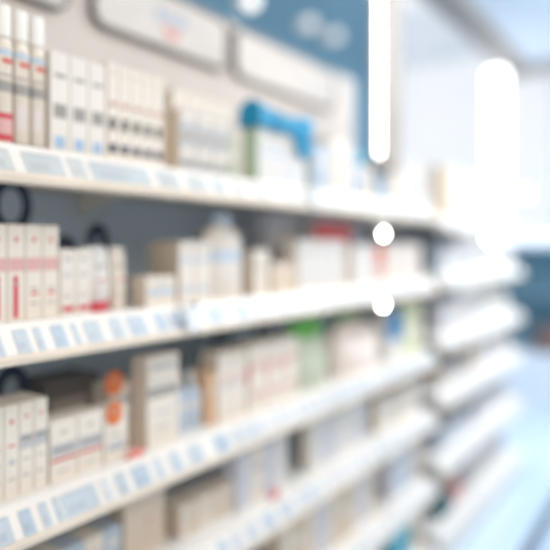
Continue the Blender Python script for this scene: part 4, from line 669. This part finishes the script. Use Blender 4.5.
# clear ticket holders clipped to the rails, and glowing discs imitating light-tube reflections
def holder(x, sh, w, label):
    bm = bmesh.new(); z = CZ+LV[sh]; box(bm, x, x+w, .918, .926, z-.052, z-.002, 0, .002); box(bm, x+w*.3, x+w*.7, .918, .9635, z+.004, z+.008); box(bm, x+w*.3, x+w*.7, .918, .926, z-.004, z+.008)
    tag(link('ticket_holder', bm, mat((252, 253, 255), .15, .8)), label, 'holder', 'white ticket holders on the rails')
holder(1.000, 'B', .045, 'white ticket holder clipped to second shelf rail below blue-banded cartons')
holder(1.525, 'A', .05, 'white ticket holder clipped to top shelf rail past the blue bag')
def glint(x, z, sh, label):
    t = thing('shelf_glint', (x, .921, z), label, 'lamp', 'glowing light-tube reflections on the near shelf edges')
    bm = bmesh.new(); lathe(bm, [(.004, -.003), (.0075, -.001), (.008, .004), (.006, .007)], 1, 1.8, n=16); o = link('glint_housing', bm, mat((230, 230, 230), .3), t, smooth=True); o.rotation_euler = (PI/2, 0, 0)
    bm = bmesh.new(); lathe(bm, [(.0062, -.0005), (.0055, .0035), (.003, .0055), (.0005, .006)], 1, 1.9, n=16); o = link('glint_disc', bm, glow((255, 250, 244), GLINT), t, (0, -.0065, 0), True); o.rotation_euler = (PI/2, 0, 0)
    bm = bmesh.new(); box(bm, -.003, .003, -.001, .008, 0, CZ+LV[sh]-.060-z); link('glint_clip', bm, mat((230, 230, 230), .3), t)
GLINT = 70
glint(1.985, 1.508, 'A', 'round glowing glint of the light tube below the top shelf edge')
glint(1.985, 1.262, 'B', 'round glowing glint of the light tube below the second shelf edge')

# hanging light tubes
ZC = 3.08
t = thing('pendant_tube_light', (2.03, .95, 1.79), 'tall glaring white light tube hanging in front of the top shelf', 'lamp', 'hanging white light tubes')
bm = bmesh.new(); lathe(bm, [(.004, 0), (.007, .006), (.007, ZC-1.79-.03), (.006, ZC-1.79-.024)], n=20); link('tube_diffuser', bm, glow((255, 251, 246), 10), t, smooth=True)
bm = bmesh.new(); box(bm, .045, .21, .004, .05, -.03, ZC-1.79, 0, .004); box(bm, .0, .05, .006, .016, .25, .265); box(bm, .0, .05, .006, .016, 1.0, 1.015); link('tube_housing', bm, mat((168, 156, 144), .6), t)
t = thing('pendant_tube_light', (5.26, 1.40, 2.07), 'broad glaring white light column hanging at the end of the aisle', 'lamp', 'hanging white light tubes')
bm = bmesh.new(); box(bm, -.065, .065, -.065, .065, -.06, .85, 0, .008, 2); link('tube_diffuser', bm, glow((250, 252, 255), 4), t)
bm = bmesh.new(); box(bm, -.03, .03, -.03, .03, .851, ZC-.0502-2.07); link('tube_housing', bm, mat((214, 214, 214), .45), t)

# ------------------------------------------------------------------ room
bm = bmesh.new(); box(bm, -3.5, 9, -5, 6, -.06, 0); FL = mat((216, 235, 252), .16, .7, coat=.6, scale=2); struct('floor', bm, FL)
bm = bmesh.new(); box(bm, -3.5, 5.75, -5, 1.25, ZC, ZC+.06); struct('ceiling', bm, mat((232, 240, 250), .7, scale=1))
bm = bmesh.new(); box(bm, -3.5, 6.0, 1.25, 1.47, ZC-.05, ZC+.10, 0, .01); box(bm, 5.75, 6.0, -5, 1.25, ZC-.05, ZC+.10, 0, .01); struct('trim_1', bm, mat((176, 166, 158), .7, scale=1))
bm = bmesh.new(); box(bm, -3.5, 5.55, 2.6, 2.7, 0, 3.9); struct('wall_back', bm, mat((92, 140, 166), .5, scale=1.2, vary=.1))
bm = bmesh.new(); box(bm, -2.0, 6.2, -2.7, -2.6, 0, ZC); struct('light_blocker_right', bm, mat((196, 192, 188), .7, scale=1))  # unseen wall added to block low side light on the shelves
WX = 6.7; WH = mat((238, 241, 246), .6)
bm = bmesh.new(); box(bm, WX, WX+.15, -5, 6, 0, .5); box(bm, WX, WX+.15, -5, 6, 3.6, 4.2); struct('wall_far', bm, WH)
win = bpy.data.objects.new('window_1', None); COL.objects.link(win); win['kind'] = 'structure'
bm = bmesh.new(); box(bm, WX, WX+.1, -5, 6, .501, .56); box(bm, WX, WX+.1, -5, 6, 3.54, 3.599)
for yy in (-5, -3.4, -1.8, -.2, 1.2, 2.9, 4.5, 5.94): box(bm, WX+.02, WX+.08, yy, yy+.06, .561, 3.539)
o = link('window_frame', bm, mat((232, 236, 242), .5), win)
bm = bmesh.new(); box(bm, WX+.045, WX+.051, -4.9, 5.9, .57, 3.53)
gm = bpy.data.materials.new('window_glass'); gm.use_nodes = True; g = gm.node_tree.nodes['Principled BSDF']
g.inputs['Base Color'].default_value = (.97, .98, 1, 1); g.inputs['Alpha'].default_value = .12; g.inputs['Roughness'].default_value = .05
link('window_pane', bm, gm, win)

# wall lamp on the teal wall, and a dim glowing pair imitating reflections
for x, z, st, lab in ((3.36, 3.13, 1.6, 'brightest small globe lamp high on the teal wall'), (4.12, 3.20, .6, 'dim glowing reflection globe on the teal wall, first of the close pair'), (4.52, 3.22, .55, 'dim glowing reflection globe on the teal wall, last of the close pair')):
    t = thing('wall_lamp_glint', (x, 2.6, z), lab, 'lamp', 'globe lamps on the teal wall')
    bm = bmesh.new(); lathe(bm, [(.0, -.05), (.02, -.046), (.038, -.032), (.048, -.012), (.05, 0), (.048, .012), (.038, .032), (.02, .046), (.0, .05)][1:-1], n=20)
    link('lamp_globe', bm, glow((255, 246, 232), st), t, (0, -.09, 0), True)
    bm = bmesh.new(); box(bm, -.02, .02, -.045, 0, -.02, .02); box(bm, -.05, .05, -.012, 0, -.05, .05, 0, .004); link('lamp_bracket', bm, mat((220, 220, 216), .4), t)

# cabinet closing the aisle
cx, y0, y1 = 5.95, .15, 1.67
t = thing('display_cabinet', (cx, y0, 0), 'white open display cabinet with dark teal back at the aisle end', 'cabinet'); L = y1-y0
WM = mat((232, 238, 246), .45)
bm = bmesh.new(); box(bm, 0, .5, 0, L, 0, .50, 0, .004); link('cabinet_base', bm, WM, t)
for a, b in ((0, .03), (L-.03, L)):
    bm = bmesh.new(); box(bm, 0, .5, a, b, .501, 1.47, 0, .003); link('side_panel', bm, mat((110, 140, 158), .5), t)
bm = bmesh.new(); box(bm, .47, .5, .031, L-.031, .501, 1.47); link('back_panel', bm, mat((132, 174, 192), .6), t)
bm = bmesh.new(); box(bm, 0, .5, 0, L, 1.471, 1.60, 0, .004); link('cabinet_top', bm, WM, t)
bm = bmesh.new(); box(bm, -.02, -.001, .02, L-.02, 1.525, 1.57, 0, .004); link('light_strip', bm, glow((248, 251, 255), .9), t)
bm = bmesh.new(); box(bm, .05, .46, .031, L-.031, 1.0, 1.02); link('cabinet_shelf', bm, mat((120, 146, 160), .5), t)
bm = bmesh.new(); lathe(bm, [(.10, 0), (.13, .02), (.135, .16), (.10, .22), (.06, .235)], .8, 1, n=24, power=2.6)
b = tag(link('storage_basket', bm, mat((128, 98, 88), .7), None, (cx+.2, 1.16, .501), True), 'brownish round basket on the cabinet at the aisle end', 'basket')
bm = bmesh.new(); lathe(bm, [(.07, 0), (.075, .01), (.075, .26), (.03, .31), (.03, .35)], n=20)
tag(link('bottle', bm, mat((196, 198, 204), .4), None, (cx+.16, .86, .501), True), 'pale jug beside the brownish basket in the cabinet', 'bottle')
t = thing('globe_light', (6.1, 1.37, 1.60), 'glaring globe light standing on top of the aisle-end cabinet', 'lamp')
bm = bmesh.new(); lathe(bm, [(.05, 0), (.05, .012), (.008, .02), (.008, .34)], n=16); link('lamp_stem', bm, mat((220, 222, 226), .4), t, smooth=True)
bm = bmesh.new(); lathe(bm, [(.01, -.028), (.024, -.017), (.03, 0), (.024, .017), (.01, .028)], n=18); link('lamp_globe', bm, glow((250, 252, 255), 6), t, (0, 0, .37), True)

t = thing('globe_light', (5.90, 1.60, 1.60), 'small glaring spot light on the front corner of the aisle-end cabinet', 'lamp')
bm = bmesh.new(); box(bm, -.05, .05, -.03, .03, .0005, .012); box(bm, -.05, -.044, -.01, .01, -.03, .0004); link('lamp_stem', bm, mat((220, 222, 226), .4), t)
bm = bmesh.new(); lathe(bm, [(.01, -.028), (.024, -.017), (.03, 0), (.024, .017), (.01, .028)], n=18); link('lamp_globe', bm, glow((250, 252, 255), 22), t, (-.075, 0, -.04), True)

# floor mat
bm = bmesh.new(); box(bm, 3.05, 4.9, .12, .66, 0, .008, 0, .003); m0 = link('floor_mat', bm, mat((186, 204, 226), .7)); tag(m0, 'pale blue mat with dark edge on the aisle floor', 'mat')
bm = bmesh.new(); box(bm, 3.05, 4.9, .661, .72, 0, .012, 0, .003); box(bm, 2.99, 3.049, .12, .72, 0, .012, 0, .003); link('mat_edge', bm, mat((92, 108, 124), .6), m0)['label'] = 'dark edge strip'

# ------------------------------------------------------------------ light
w = bpy.data.worlds.new('World'); SC.world = w; w.use_nodes = True
bg = w.node_tree.nodes['Background']; bg.inputs['Color'].default_value = (.92, .96, 1., 1); bg.inputs['Strength'].default_value = .9
def area(name, loc, target, sx, sy, power, rgb):
    l = bpy.data.lights.new(name, 'AREA'); l.shape = 'RECTANGLE'; l.size = sx; l.size_y = sy; l.energy = power; l.color = rgb
    o = bpy.data.objects.new(name, l); COL.objects.link(o); o.location = loc
    o.rotation_euler = (Vector(target)-Vector(loc)).to_track_quat('-Z', 'Y').to_euler()
area('fill_light_warm', (.3, -1.5, 2.7), (1.0, 1.1, 1.1), 1.6, .9, 25, (1, .88, .74))  # unseen warm fill, added to reach into the near shelves
area('fill_light_middle', (2.3, .0, 3.0), (2.3, 1.0, .9), 1.8, .7, 27, (.95, .97, 1))  # added overhead fill, out of view, brightens the sloping rails
area('fill_light_aisle', (4.4, -.2, 3.0), (4.5, .3, .0), 1.8, .7, 78, (.86, .93, 1))  # unseen cool fill added for the far bay and floor

# ------------------------------------------------------------------ camera
cam = bpy.data.cameras.new('Camera'); co = bpy.data.objects.new('Camera', cam); COL.objects.link(co)
TH = math.atan(428/620)
co.location = (0, 0, CZ); co.rotation_euler = (PI/2, 0, TH-PI/2)
cam.sensor_width = 36; cam.lens = 620/550*36; cam.shift_y = -27/550; cam.clip_start = .02
cam.dof.use_dof = True; cam.dof.focus_distance = .866; cam.dof.aperture_fstop = .0406/.0455
SC.camera = co
SC.view_settings.view_transform = 'Standard'; SC.view_settings.look = 'None'; SC.view_settings.gamma = 1
SC.view_settings.use_curve_mapping = False
SC.view_settings.exposure = .17
SC.cycles.max_bounces = 8
